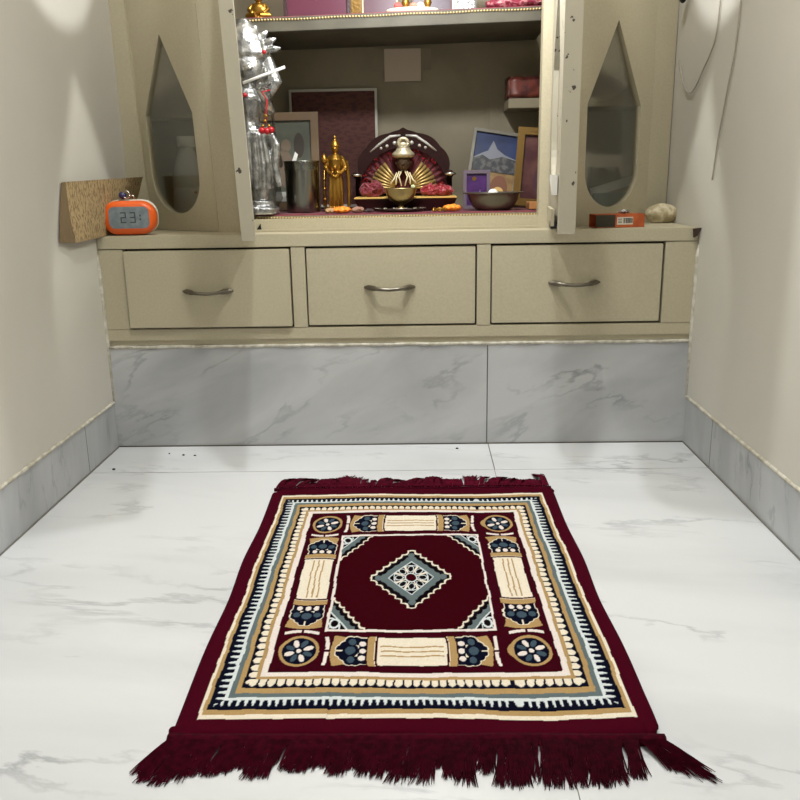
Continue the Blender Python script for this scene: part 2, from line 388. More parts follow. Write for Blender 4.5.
# ------------------------------------------------------------------ prayer rug
RX, RY = .037, -.667; HX, HY = .272, .375; PXC, PYC = .0375, -.6720
def rug():
    nx, ny = 495, 683
    gx = np.linspace(-HX, HX, nx); gy = np.linspace(-HY, HY, ny)
    X, Y = np.meshgrid(gx, gy)                      # ny x nx
    x = X+RX-PXC; y = Y+RY-PYC
    # hand of the loom: small wobble
    x = x+y*.002
    wx = .0006*np.sin(y*41+1)+.0004*np.sin(y*123+x*37)+.0003*np.sin(x*210+y*90)
    wy = .0006*np.sin(x*43+2)+.0005*np.sin(x*121+y*51)+.0003*np.sin(y*190+x*77)
    x = x+wx; y = y+wy
    x = np.interp(x, [-.3, -.126, -.0028, .108, .1115, .126, .3], [-.3, -.126, 0, .116, .1205, .126, .3])
    ax, ay = np.abs(x), np.abs(y)
    col = {k: np.array(lin(v)) for k, v in dict(mar=(62, 3, 20), field=(50, 0, 8), navy=(9, 11, 28), black=(12, 5, 9), cream=(220, 209, 190), tan=(166, 136, 90), grey=(92, 104, 106), light=(202, 208, 208), white=(218, 207, 200), slate=(60, 76, 88), bg=(52, 2, 14)).items()}
    out = np.zeros((ny, nx, 3)); out[:] = col['mar']
    h = np.zeros((ny, nx))
    def put(mask, c, dh=0.0): out[mask] = col[c]; h[mask] = dh
    xs = [0, .004, .0085, .0130, .0290, .0350, .0410, .0455, .0540, .0590, .0670, .0775, .124, .129, .133]
    ys = [0, .008, .0175, .0235, .0410, .0490, .0600, .0655, .0780, .0840, .0930, .1055, .1735, .186, .192]
    ids = np.arange(15.)
    dx = .249-ax; dy = .344-ay
    tx = np.where(dx < 0, -1, np.interp(dx, xs, ids)); ty = np.where(dy < 0, -1, np.interp(dy, ys, ids))
    t = np.minimum(tx, ty); hor = ty < tx
    def ph(px_, py_, off=0): 
        p = np.where(hor, x/px_, y/py_)+off
        return np.abs(2*(p-np.floor(p))-1)
    put((t >= 0) & (t < 1), 'cream'); put((t >= 1) & (t < 2), 'tan'); put((t >= 2) & (t < 4), 'navy', -.0006)
    p = ph(.0092, .0124)
    put((t >= 3.05) & (t < 4) & ((t-3.05) > .75*(p/.5)**3) & (p < .5), 'light'); put((t >= 3.72) & (t < 4), 'light')
    put((t >= 4) & (t < 5), 'grey'); put((t >= 5) & (t < 6), 'tan'); put((t >= 6) & (t < 8), 'navy', -.0006)
    p = ph(.0112, .0155)
    put((t >= 6.6) & (t < 8) & ((t-6.6)/1.2 > .25+.7*(p-.35)) & (p < .80), 'cream')
    put((t >= 8) & (t < 9), 'tan'); put((t >= 9) & (t < 10), 'white'); put((t >= 10) & (t < 13), 'bg')
    put((t >= 13) & (t < 14), 'white'); put(t >= 13.999, 'field')
    # columns
    def column(a, b, m):
        ab = np.abs(b)
        curve = .004*(1-(ab/.024)**2)
        put(m & (ab < .0225) & (a < .0445+curve*.6), 'cream')
        for k in (-.0075, 0, .0075):
            put(m & (np.abs(b-k-.0004*np.sin(a*150)) < .0011) & (a < .043), 'tan')
        lo = .0475+curve*.6
        put(m & (ab < .0240) & (a > lo) & (a < lo+.0105), 'tan')
        put(m & (ab < .0240) & (a > lo) & (a < lo+.0009), 'cream')
        lo2 = lo+.0118
        flare = .0205+np.clip(a-.082, 0, 1)*.20
        tanm = m & (a > .076) & (a < .1085-(ab/.024)**2*.004) & (ab < flare)
        put(tanm, 'tan')
        def lobes(g):
            z_ = m & (a > lo2) & (a < .072+g) & (ab < .0212+g)
            for ca_, cb_, r_ in ((.074, .0165, .0070), (.082, .0150, .0082), (.084, 0, .0125), (.090, .0085, .0068), (.0965, .0036, .0052)):
                z_ |= m & (a > lo2) & (((a-ca_)**2+(ab-cb_)**2) < (r_+g)**2)
            return z_
        put(lobes(.0013), 'cream'); nav = lobes(0); put(nav, 'navy', -.0005)
        for k in (-.0118, 0, .0118):
            put(nav & (((b-k)/.0040)**2+((a-.0665)/.0046)**2 < 1), 'white')
        for k, aa, r in ((-.0145, .0805, .0052), (.0145, .0805, .0052), (0, .0825, .0068)):
            put(nav & (((b-k)/r)**2+((a-aa)/(r*.95))**2 < 1), 'slate')
        put(m & (ab < .0010) & (a > .0925) & (a < .102), 'cream')
        arc = .1118+.0035*(1-(ab/.024)**2)*-1+.002
        put(m & (ab < .0235) & (ab > .0016) & (a > arc) & (a < arc+.0048), 'white')
    zone = (t >= 10) & (t < 13)
    column(ay/1.40, ax-.1495, zone & (ax > .118) & (ay < .172))
    column(ax, (ay-.2035)/1.40, zone & (ay > .155) & (ax < .121))
    # corner rosettes
    u = (ax-.1495)/.0262; v = (ay-.2040)/.0345; r = np.hypot(u, v); th = np.arctan2(v*np.sign(y), u*np.sign(x))
    z = (ax > .118) & (ay > .165)
    put(z & (r < 1), 'tan'); put(z & (r < .84), 'navy', -.0005)
    for k in range(8):
        a0 = k*PI/4+.35
        uu = np.cos(th-a0)*r; vv = np.sin(th-a0)*r
        put(z & (((uu-.50)/.24)**2+(vv/.135)**2 < 1), 'white' if k % 2 == 0 else 'slate')
    put(z & (r < .13), 'white')
    # medallion
    u = ax/.0665; v = ay/.0955; d = u+v; fld = t >= 13.999
    sc = .085*np.abs(np.sin((u-v)*PI*3.5)); tip = .07*((u > .86) | (v > .86))
    dd = d+sc
    put(fld & (dd < 1.055), 'cream'); put(fld & (dd < .99), 'black', -.0006); put(fld & (d+.5*sc < .80), 'grey')
    for (cu, cv) in ((.80, 0), (0, .80)):
        put(fld & (np.hypot(u-cu+.03*(cu > 0), v-cv+.03*(cv > 0)) < .085), 'grey')
    put(fld & (d < .555), 'light'); put(fld & (d < .525), 'black', -.0004)
    r = np.hypot(u, v); th = np.arctan2(v, u)
    inn = fld & (d < .53)
    put(inn & (r < .47) & (np.abs(np.sin(th*4)) > .95) , 'cream')
    put(inn & (np.abs(r-.40) < .014), 'light')
    for k in range(3):
        a0 = k*PI/4; uu = np.cos(th-a0)*r; vv = np.sin(th-a0)*r
        put(inn & (((uu-.28)/.105)**2+(vv/.080)**2 < 1), 'light'); put(inn & (((uu-.28)/.084)**2+(vv/.060)**2 < 1), 'black')
    put(fld & (r < .155), 'light'); put(fld & (r < .125), 'field')
    # corner pieces of the field
    u = (.1165-ax)/.052; v = (.152-ay)/.094; d = u+v+.085*np.abs(np.sin((u-v)*PI*3.2))
    put(fld & (d < 1.04), 'cream'); put(fld & (d < .97), 'black', -.0006); put(fld & (d < .80), 'grey')
    d2 = u+v
    put(fld & (d2 < .54), 'light'); put(fld & (d2 < .49), 'black', -.0004)
    inn = fld & (d2 < .49)
    r = np.hypot(u-.16, v-.16)
    put(inn & (np.abs(r-.12) < .026), 'light'); put(inn & (np.abs(u-.31) < .02) & (v < .13), 'light'); put(inn & (np.abs(v-.31) < .02) & (u < .13), 'light')
    put(inn & (np.abs(u-v) < .02) & (d2 < .2), 'light')
    # weave variation
    rng = np.random.default_rng(3); nz = rng.normal(0, .05, (ny, nx, 1)); out = np.clip(out*(1+nz), 0, 1)
    edge = np.minimum(HX-np.abs(X), HY-np.abs(Y))
    ZZ = .0072+h-.0045*np.exp(-edge/.0022)
    ZZ += .0012*np.sin(X*17+Y*9)+.0018*np.exp(-((Y+.335)/.03)**2)*np.sin(X*23+1.1)*(X > -.1)+.0008*np.sin(Y*31)
    # slightly uneven outline
    XX = X+RX+np.sign(X)*.0016*np.sin(Y*21)*(np.abs(X)/HX)**6+ .004*(Y < -.3)*np.sign(X)*((-Y-.3)/.075)**2*(np.abs(X)/HX)**6*0
    YY = Y+RY
    XX = XX-Y*.0105
    # rounded corners at the far side
    cr = .016
    for sx in (-1, 1):
        for sy in (-1, 1):
            qx = np.abs(X)-(HX-cr); qy = np.abs(Y)-(HY-cr)
    k = (qx > 0) & (qy > 0); rr = np.maximum(np.hypot(qx, qy), 1e-6); mxx = np.maximum(qx, qy)
    sc = np.where(k, mxx/rr, 1)
    XX = np.where(k, RX+np.sign(X)*(HX-cr+qx*sc), XX); YY = np.where(k, RY+np.sign(Y)*(HY-cr+qy*sc), YY)
    V = np.stack([XX, YY, ZZ], -1).reshape(-1, 3)
    idx = np.arange(nx*ny).reshape(ny, nx)
    F = np.stack([idx[:-1, :-1], idx[:-1, 1:], idx[1:, 1:], idx[1:, :-1]], -1).reshape(-1, 4)
    ring = np.concatenate([idx[0, :], idx[1:, -1], idx[-1, -2::-1], idx[-2:0:-1, 0]])
    V2 = V[ring].copy(); V2[:, 2] = .0008; n0 = len(V); rb = n0+np.arange(len(ring))
    nxt = np.roll(np.arange(len(ring)), -1)
    F2 = np.stack([ring[nxt], ring, rb, rb[nxt]], -1)
    V = np.concatenate([V, V2]); F = np.concatenate([F, F2])
    me = bpy.data.meshes.new('pile'); me.vertices.add(len(V)); me.vertices.foreach_set('co', V.ravel())
    me.loops.add(F.size); me.loops.foreach_set('vertex_index', F.ravel().astype(np.int32))
    me.polygons.add(len(F)); me.polygons.foreach_set('loop_start', np.arange(0, F.size, 4, dtype=np.int32))
    me.polygons.foreach_set('use_smooth', np.ones(len(F), bool)); me.update(calc_edges=True); me.validate()
    ca = me.color_attributes.new('weave', 'FLOAT_COLOR', 'POINT')
    cc = np.ones((len(V), 4)); cc[:n0, :3] = out.reshape(-1, 3); cc[n0:, :3] = col['mar']
    ca.data.foreach_set('color', cc.ravel())
    return me
m = bpy.data.materials.new('rug_pile'); m.use_nodes = True; N = m.node_tree.nodes; L = m.node_tree.links; b = N['Principled BSDF']
at_ = N.new('ShaderNodeAttribute'); at_.attribute_name = 'weave'; L.new(at_.outputs['Color'], b.inputs['Base Color'])
b.inputs['Roughness'].default_value = 1; b.inputs['Specular IOR Level'].default_value = .04
tc = N.new('ShaderNodeTexCoord'); n = N.new('ShaderNodeTexNoise'); n.inputs['Scale'].default_value = 900; n.inputs['Detail'].default_value = 2
bp = N.new('ShaderNodeBump'); bp.inputs['Strength'].default_value = .35; bp.inputs['Distance'].default_value = .001
L.new(tc.outputs['Object'], n.inputs['Vector']); L.new(n.outputs[0], bp.inputs['Height']); L.new(bp.outputs[0], b.inputs['Normal'])
M_pile = m
rugt = thing('prayer_rug', 'maroon prayer rug with blue and cream borders, columns, centre medallion and fringed ends', 'rug', (RX, RY, 0))
obj('pile', rug(), M_pile, rugt)
M_fr = mat('maroon_fringe', (64, 4, 22), 1, spec=.08, col2=(46, 2, 14), nscale=120)
def hem(y0, y1, name, zf):
    bm = new(); n = 70; rows = []
    for i in range(n+1):
        x = -.272+.544*i/n+(.004 if y0 < -.5 else -.004); wob = .0015*noise.noise((x*25, y0*9, 0))
        sec = [(y0, .0006), (y0, zf), ((y0+y1)/2, zf+.001), (y1, zf*.6), (y1, .0006)]
        rows.append([bm.verts.new((RX+x, yy+wob, zz)) for yy, zz in sec])
    for i in range(n):
        for k in range(4): bm.faces.new((rows[i][k], rows[i][k+1], rows[i+1][k+1], rows[i+1][k]))
    bm.faces.new(rows[0]); bm.faces.new(rows[-1][::-1])
    obj(name, bm, M_fr, rugt, True)
hem(-1.0405, -1.0535, 'hem', .0075); hem(-.2935, -.284, 'hem', .0055)
def fringe(y0, sgn, length, nclump, per, spread, seed, rad):
    rnd = random.Random(seed); bm = new()
    for c in range(nclump):
        u = (c+.5)/nclump; cx = RX-.268+.536*u+(.004 if sgn < 0 else -.004)+rnd.uniform(-.002, .002)
        lean_ = spread(u)+rnd.uniform(-.10, .10); Lc = length(u)*rnd.uniform(.72, 1.16)
        pinch = rnd.uniform(-.5, .9); zc = rnd.uniform(.001, .006)
        for k in range(per):
            o = rnd.uniform(-1, 1)*.5*.540/nclump*1.25
            l = Lc*rnd.uniform(.82, 1.04); la = lean_+rnd.uniform(-.06, .06); bend = rnd.uniform(-.010, .010)
            pts = []; rr = []
            for s in range(6):
                f = s/5; yy = y0+sgn*l*f*math.cos(la); xx = cx+o*(1-pinch*f)+l*f*math.sin(la)+bend*f*f*(l/.07)
                zz = .0048*(1-f)+.0018+(zc if sgn < 0 else zc*2.6)*math.sin(PI*min(1, f*1.1))*.6+rnd.uniform(-.0003, .0003)
                pts.append((xx, yy, max(zz, .0012))); rr.append(rad*(1 if s < 5 else .45))
            tube(bm, pts, rr, 3)
    return bm
def sp_near(u):
    if u < .12: return -.22*(1-u/.12)-.26
    if u > .95: return .62
    return -.28+.22*u
def ln_near(u): 
    return .062 if u < .12 else (.050+.018*max(0, (u-.3)/.7) if u < .95 else .068)
o = obj('fringe', fringe(-1.050, -1, ln_near, 60, 34, sp_near, 3, .00085), M_fr, rugt, label='long near-end fringe', kind='stuff')
o = obj('fringe', fringe(-.287, 1, lambda u: .060+.016*math.sin(u*41)*math.sin(u*17) if u < .975 else .085, 58, 24, lambda u: (.35*math.sin(u*17)+.2) if u < .97 else -.1, 5, .0012), mat('maroon_fringe_far', (84, 10, 32), 1, spec=.08, col2=(64, 6, 22), nscale=120), rugt, label='short far-end fringe', kind='stuff')

# ------------------------------------------------------------------ crumbs on the floor
for (px, py, s_, lb) in ((114, 470, 1.6, 'small black crumb on the floor near the left skirting'), (169.5, 454, 1.0, 'leftmost of three tiny crumbs on the floor below the left drawer'), (183.5, 455.6, 1.3, 'middle of three tiny crumbs on the floor below the left drawer'), (195, 456, 1.2, 'rightmost of three tiny crumbs on the floor below the left drawer'), (457, 449, 1.4, 'dark crumb at the foot of the marble panel, left of the tile joint')):
    d = FW+RT*((px-400)/FPX)+UP*((400-py)/FPX); p = CAM+d*(-CAM.z/d.z)
    bm = new(); ball(bm, (p.x, p.y, .0013*s_), .0019*s_, 1, (1.3, .9, .65))
    for v in bm.verts: v.co += Vector((random.uniform(-1, 1), random.uniform(-1, 1), 0))*.0005
    tag(obj('crumb', bm, M_dark), lb, 'crumb', 'crumbs on the far floor tiles')

# ------------------------------------------------------------------ clock on the ledge
def rbox_loop(w, h, r, n=6):
    pts = []
    for cx, cz, a0 in ((w-r, h-r, 0), (-w+r, h-r, PI/2), (-w+r, -h+r, PI), (w-r, -h+r, 1.5*PI)):
        for i in range(n+1): a = a0+PI/2*i/n; pts.append((cx+r*math.cos(a), cz+r*math.sin(a)))
    return pts
def puff(bm, loops, Mx):
    rows = [[bm.verts.new(Mx @ Vector((u, v, w_))) for u, v in lp] for lp, w_ in loops]
    n = len(rows[0])
    for k in range(len(rows)-1):
        for i in range(n): bm.faces.new((rows[k][i], rows[k][(i+1) % n], rows[k+1][(i+1) % n], rows[k+1][i]))
    bm.faces.new(rows[0][::-1]); bm.faces.new(rows[-1])
cl = at(103, 232, .030); cr_ = at(156, 231, .030); cw = (cr_.x-cl.x)/2
ccx = (cl.x+cr_.x)/2+.003; ccy = .038
clk = thing('alarm_clock', 'orange digital alarm clock with a grey display on the left end of the ledge', 'clock', (ccx, ccy, HL))
ch = .0385; Mc = Matrix.Translation((ccx, ccy, HL+ch+.0005)) @ Rz(.04) @ Matrix.Rotation(PI/2, 4, 'X')   # local z -> -y (towards viewer)
bm = new(); puff(bm, [(rbox_loop(cw*.86, ch*.8, .026), -.030), (rbox_loop(cw*.96, ch*.96, .031), -.020), (rbox_loop(cw*.97, ch*.98, .032), -.005)], Mc)
obj('back_shell', bm, mat('pearly_white_plastic', (214, 212, 196), .35), clk, True)
bm = new(); puff(bm, [(rbox_loop(cw*.985, ch*.93, .032), -.006), (rbox_loop(cw, ch*.95, .033), .006), (rbox_loop(cw*.96, ch*.90, .031), .018), (rbox_loop(cw*.84, ch*.70, .020), .023)], Mc)
for v in bm.verts: v.co.z -= .001
obj('case', bm, M_orange, clk, True)
bm = new(); puff(bm, [([(u+.003, v) for u, v in rbox_loop(cw*.74, ch*.60, .012)], .0225), ([(u+.003, v) for u, v in rbox_loop(cw*.74, ch*.60, .012)], .0240)], Mc)
scr = obj('display', bm, mat('grey_lcd', (128, 138, 140), .25, col2=(114, 124, 128), nscale=60), clk)
SEG = {'2': 'abged', '3': 'abgcd', ':': ''}
def seg_digit(bm, ch_, cx, w, h, M):
    g = .0012; t_ = .0024
    P = dict(a=(-w, w, h-t_, h), g=(-w, w, -t_/2, t_/2), d=(-w, w, -h, -h+t_), f=(-w, -w+t_, 0, h), b=(w-t_, w, 0, h), e=(-w, -w+t_, -h, 0), c=(w-t_, w, -h, 0))
    for s_ in SEG[ch_]:
        x0, x1, z0, z1 = P[s_]; slab(bm, [(cx+x0, z0), (cx+x1, z0), (cx+x1, z1), (cx+x0, z1)], None, .0004, M)
bm = new(); Md = Mc @ Matrix.Translation((0, 0, .0240))
seg_digit(bm, '2', -.009, .0060, .0115, Md); seg_digit(bm, '3', .0115, .0060, .0115, Md)
for z_ in (-.006, .002): slab(bm, [(.026, z_), (.029, z_), (.029, z_+.004), (.026, z_+.004)], None, .0004, Md)
obj('digits', bm, mat('lcd_black', (48, 54, 58), .5), scr)
q = at(126, 192, .045)
t = thing('key_ring', 'small dark blue and silver trinket resting on top of the orange clock', 'trinket', (q.x, ccy, HL+ch*2))
bm = new(); ball(bm, (q.x-.006, ccy, HL+.0855), .009, 2, (1, .8, .9)); obj('bead', bm, mat('navy_bead', (50, 48, 92), .3), t, True)
bm = new(); tube(bm, [(q.x+.004+.007*math.cos(a), ccy-.004, HL+.087+.008*math.sin(a)) for a in np.linspace(0, 2*PI, 14)], .0016, 6); tube(bm, [(q.x+.004, ccy-.004, HL+.081), (q.x+.018, ccy-.006, HL+.086), (q.x+.022, ccy-.006, HL+.079)], .0014, 6)
obj('ring', bm, M_steel, t, True)
# ------------------------------------------------------------------ folded printed paper on the left wall
def printed(name, base, ink, sx, sy):
    m = bpy.data.materials.new(name); m.use_nodes = True; N = m.node_tree.nodes; L = m.node_tree.links; b = N['Principled BSDF']; b.inputs['Roughness'].default_value = .85
    tc = N.new('ShaderNodeTexCoord'); mp = N.new('ShaderNodeMapping'); mp.inputs['Scale'].default_value = (sx, sx, sy)
    n1 = N.new('ShaderNodeTexNoise'); n1.inputs['Scale'].default_value = 1; n1.inputs['Detail'].default_value = 2
    r = N.new('ShaderNodeValToRGB'); r.color_ramp.elements[0].position = .50; r.color_ramp.elements[1].position = .56
    r.color_ramp.elements[0].color = (*lin(base), 1); r.color_ramp.elements[1].color = (*lin(ink), 1)
    L.new(tc.outputs['Object'], mp.inputs[0]); L.new(mp.outputs[0], n1.inputs['Vector']); L.new(n1.outputs[0], r.inputs[0]); L.new(r.outputs[0], b.inputs['Base Color'])
    return m
M_news = printed('brown_printed_paper', (166, 142, 102), (122, 100, 68), 330, 95)
def lwall(px, py, off=.002):
    d = FW+RT*((px-400)/FPX)+UP*((400-py)/FPX); return CAM+d*((-NW+off-CAM.x)/d.x)
fT = lwall(64, 182, .003); pB = at(75, 243, -.150); wT = lwall(61, 183); wB = lwall(58, 243)
rT = at(142, 177, .205); rB = Vector((-.6405, .20, HL+.002))
paper = thing('folded_paper', 'folded brown sheet of dense print propped between the left wall and the clock', 'paper', (-.60, -.02, .48))
def sheet(corners, n, m_, bow, th=.0008):
    a, b_, c, d = [Vector(p) for p in corners]; bm = new(); nrm = (b_-a).cross(d-a).normalized(); front = []; back = []
    for i in range(n+1):
        for k in range(m_+1):
            u = i/n; v = k/m_; p = a.lerp(b_, u).lerp(d.lerp(c, u), v)+nrm*(bow*math.sin(PI*u)+.0015*math.sin(5*u+4*v))
            front.append(bm.verts.new(p)); back.append(bm.verts.new(p-nrm*th))
    W = m_+1
    for i in range(n):
        for k in range(m_):
            q = i*W+k; bm.faces.new((front[q], front[q+1], front[q+W+1], front[q+W])); bm.faces.new((back[q], back[q+W], back[q+W+1], back[q+1]))
    def rim(ids):
        for q, r_ in zip(ids[:-1], ids[1:]): bm.faces.new((front[q], back[q], back[r_], front[r_]))
    rim([i*W for i in range(n+1)]); rim([n*W+k for k in range(W)]); rim([i*W+m_ for i in range(n, -1, -1)]); rim([k for k in range(m_, -1, -1)])
    return bm
obj('printed_sheet', sheet([fT, rT, rB, pB], 12, 6, -.003), M_news, paper)
obj('folded_flap', sheet([wT+Vector((.0005, 0, 0)), fT, pB, wB+Vector((.002, 0, 0))], 4, 4, .001), mat('brown_paper_back', (112, 92, 64), .9), paper)

# ------------------------------------------------------------------ right end of the ledge
bx0 = at(597, 226, -.01); bx1 = at(648, 222, .02)
t = thing('incense_box', 'open orange cardboard box with a barcode label on the right end of the ledge', 'box', ((bx0.x+bx1.x)/2, .03, HL))
Mo = Matrix.Translation((.487, .055, HL+.0006)) @ Rz(.16)
bm = new(); 
for args in ((-.055, .055, -.022, .022, 0, .0008), (-.055, .055, -.022, .022, .0275, .0283), (-.055, .055, -.022, -.0212, 0, .0283), (-.055, .055, .0212, .022, 0, .0283), (.0542, .055, -.022, .022, 0, .0283)):
    box(bm, *args, M=Mo)
M_obox = mat('orange_brown_card', (188, 92, 42), .55, col2=(170, 78, 34), nscale=40)
obj('carton', bm, M_obox, t)
bm = new(); box(bm, -.056, -.012, -.0226, -.0221, .0015, .0270, M=Mo); obj('dark_panel', bm, mat('dark_olive_print', (48, 42, 24), .6), t)
bm = new(); box(bm, -.008, .028, -.0228, -.0222, .006, .022, M=Mo); lb = obj('label', bm, mat('white_label', (214, 204, 186), .6), t)
bm = new(); x = -.006
while x < .026:
    w_ = random.choice((.0008, .0012, .0018)); 
    if x > .006: box(bm, x, x+w_, -.0231, -.0228, .009, .020, M=Mo)
    x += w_+random.choice((.0008, .0014))
for zz in (.010, .013, .017): box(bm, -.006, .003, -.0231, -.0228, zz, zz+.0012, M=Mo)
obj('barcode', bm, M_black, lb)
q = at(625, 207, .05); bm = new(); ball(bm, (q.x, .06, HL+.0335), .010, 3, (1.4, .8, .4))
for v in bm.verts: v.co += Vector(noise.noise_vector(v.co*260))*.0025
tag(obj('foil_scrap', bm, M_silver), 'crumpled bright foil scrap lying on the orange box', 'foil')
q = at(660, 210, .20); bm = new(); ball(bm, (q.x, .185, HL+.021), .039, 4, (1.0, .6, .60))
for v in bm.verts:
    v.co += Vector(noise.noise_vector(v.co*45))*.003
    if v.co.z < HL+.0008: v.co.z = HL+.0008
tag(obj('shell_dish', bm, mat('speckled_cream_stone', (212, 200, 168), .6, col2=(172, 156, 120), nscale=70, bump=.3, bscale=120), smooth=True), 'speckled cream stone lump on the right end of the ledge beside the wall', 'stone')

# soft wire shadows on the right wall, built as thin pale strands
def curve_pts(pix, n=10):
    P = [at(*p) for p in pix]; out = []
    for i in range(len(P)-1):
        p0 = P[max(i-1, 0)]; p1 = P[i]; p2 = P[i+1]; p3 = P[min(i+2, len(P)-1)]
        for k in range(n):
            t_ = k/n; out.append(.5*((2*p1)+(p2-p0)*t_+(2*p0-5*p1+4*p2-p3)*t_*t_+(3*p1-p0-3*p2+p3)*t_**3))
    out.append(P[-1]); return out
def wallp(px, py, off=.003):
    d = FW+RT*((px-400)/FPX)+UP*((400-py)/FPX); return CAM+d*((NW-off-CAM.x)/d.x)
def wall_pts(pix, n=8):
    P = [wallp(*p) for p in pix]; out = []
    for i in range(len(P)-1):
        p0 = P[max(i-1, 0)]; p1 = P[i]; p2 = P[i+1]; p3 = P[min(i+2, len(P)-1)]
        for k in range(n):
            t_ = k/n; out.append(.5*((2*p1)+(p2-p0)*t_+(2*p0-5*p1+4*p2-p3)*t_*t_+(3*p1-p0-3*p2+p3)*t_**3))
    out.append(P[-1]); return out
M_wireshadow = mat('wire_shadow_grey', (162, 154, 138), .6)
def clampy(pts): return [Vector((p.x, min(p.y, .238 if p.x > .62 else .4), p.z)) for p in pts]
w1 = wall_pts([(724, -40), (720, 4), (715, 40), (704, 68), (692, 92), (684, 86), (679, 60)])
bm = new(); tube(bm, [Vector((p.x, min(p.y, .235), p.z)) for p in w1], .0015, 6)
tag(obj('wire_shadow', bm, M_wireshadow, smooth=True), 'thin pale strand standing in for a wire shadow looping down the right wall', 'wire_shadow', 'wire shadows on the right wall')
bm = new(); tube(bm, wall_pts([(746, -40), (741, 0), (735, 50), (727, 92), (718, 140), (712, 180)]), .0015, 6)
tag(obj('wire_shadow', bm, M_wireshadow, smooth=True), 'thin pale strand standing in for a wire shadow down the right wall, nearer the room', 'wire_shadow', 'wire shadows on the right wall')
q = wallp(685, -2, .01); bm = new(); ball(bm, (q.x-.004, q.y, q.z+.004), .016, 3, (.5, 1, .9))
tag(obj('wall_plug', bm, M_black, smooth=True), 'black rounded plug at the top of the right wall', 'plug')

# ------------------------------------------------------------------ altar cloths
def frill_cloth(x0, x1, yf, yb, z, dz, rough_, seed, nm, lab, tilt=0, mt=None, beadcol=None, drop=.007):
    t = thing(nm, lab, 'cloth', ((x0+x1)/2, (yf+yb)/2, z-.001))
    bm = new(); nx = 90; ny = 14; V = []
    for i in range(nx+1):
        row = []
        for k in range(ny+1):
            x = x0+(x1-x0)*i/nx; y = yf+(yb-yf)*k/ny
            h_ = max(0, noise.noise((x*rough_+seed, y*rough_*1.3, seed)))*dz
            if k == 0: row.append(bm.verts.new((x, yf-.0018, z-drop+tilt*x)))
            row.append(bm.verts.new((x, y, z+.0012+tilt*x+h_*min(1, k/2))))
        V.append(row)
    for i in range(nx):
        for k in range(ny+1): bm.faces.new((V[i][k], V[i+1][k], V[i+1][k+1], V[i][k+1]))
    c = obj('cloth', bm, mt or M_redcloth, t, True)
    bm = new(); x = x0+.003
    while x < x1-.002:
        ball(bm, (x, yf-.004, z-drop-.0005+tilt*x+.0006*math.sin(x*40)), .0026, 1, (1, .8, 1)); x += .0066
    obj('bead_trim', bm, beadcol or mat('gold_beads', (205, 178, 120), .35, metal=.4), t, True, kind='stuff')
    return t
frill_cloth(-.318, .328, -0.0+.102, .385, FZ, .0016, 30, 2, 'altar_cloth', 'maroon beaded cloth spread over the lower altar shelf', drop=.006)
frill_cloth(-.320, .325, .130, .385, ST, .0065, 26, 9, 'shelf_cloth', 'crumpled maroon cloth with gold beaded edge on the upper shelf', tilt=.019, drop=.005, mt=mat('rose_maroon_cloth', (138, 34, 58), .7, sheen=.3, col2=(104, 18, 38), nscale=22))

FZC = FZ+.0022
# ------------------------------------------------------------------ maroon poster at the back
a = at(289, 90, .395); b_ = at(377, 92, .395)
t = thing('framed_poster', 'dark maroon printed board with thin white frame standing against the cupboard back', 'poster', ((a.x+b_.x)/2, .385, FZC))
Mx = frameM((a.x, .380, FZC+.004), (1, 0, 0), (0, .045, .999)); Wd = b_.x-a.x; Hd = a.z-FZC-.004
bm = new(); slab(bm, [(0, 0), (Wd, 0), (Wd, Hd), (0, Hd)], [(.006, .006), (Wd-.006, .006), (Wd-.006, Hd-.006), (.006, Hd-.006)], .006, Mx)
obj('frame', bm, mat('white_edge_strip', (176, 172, 158), .5), t)
bm = new(); slab(bm, [(.004, .004), (Wd-.004, .004), (Wd-.004, Hd-.004), (.004, Hd-.004)], None, .003, Mx @ Matrix.Translation((0, 0, .0005)))
bo = obj('board', bm, printed('maroon_print', (84, 48, 40), (70, 38, 35), 60, 130), t)

# ------------------------------------------------------------------ framed grey picture, left
def picture(name, lab, P0, Wd, Hd, tilt, yaw, fw, mf, mp_, depth=.012, inner=None, mid=None):
    t = thing(name, lab, 'picture', P0)
    U = Vector((math.cos(yaw), math.sin(yaw), 0)); n_ = Vector((-math.sin(yaw), math.cos(yaw), 0)); Vv = (Vector((0, 0, 1))+n_*tilt).normalized()
    Mx = frameM(Vector(P0)-U*Wd/2, U, Vv)
    bm = new(); slab(bm, [(0, 0), (Wd, 0), (Wd, Hd), (0, Hd)], [(fw, fw), (Wd-fw, fw), (Wd-fw, Hd-fw), (fw, Hd-fw)], depth, Mx)
    fo = obj('frame', bm, mf, t)
    bm = new(); slab(bm, [(fw*.6, fw*.6), (Wd-fw*.6, fw*.6), (Wd-fw*.6, Hd-fw*.6), (fw*.6, Hd-fw*.6)], None, depth*.45, Mx)
    p = obj('picture_sheet', bm, mp_, t)
    return t, Mx @ Matrix.Translation((0, 0, depth*.45+.0003)), p
def flat(parent, name, poly, m_, Mx, lift=0, th=.0004):
    bm = new(); slab(bm, poly, None, th, Mx @ Matrix.Translation((0, 0, lift))); return obj(name, bm, m_, parent)
def ell(cx, cy, rx, ry, n=18, rot=0):
    return [(cx+rx*math.cos(a)*math.cos(rot)-ry*math.sin(a)*math.sin(rot), cy+rx*math.cos(a)*math.sin(rot)+ry*math.sin(a)*math.cos(rot)) for a in [2*PI*i/n for i in range(n)]]
M_woodtan = mat('tan_wood_frame', (118, 96, 70), .5, col2=(106, 85, 61), nscale=12)
pr = at(318, 113, .31); pl = at(252, 113, .31); Wd = pr.x-pl.x; Hd = (pr.z-FZC)
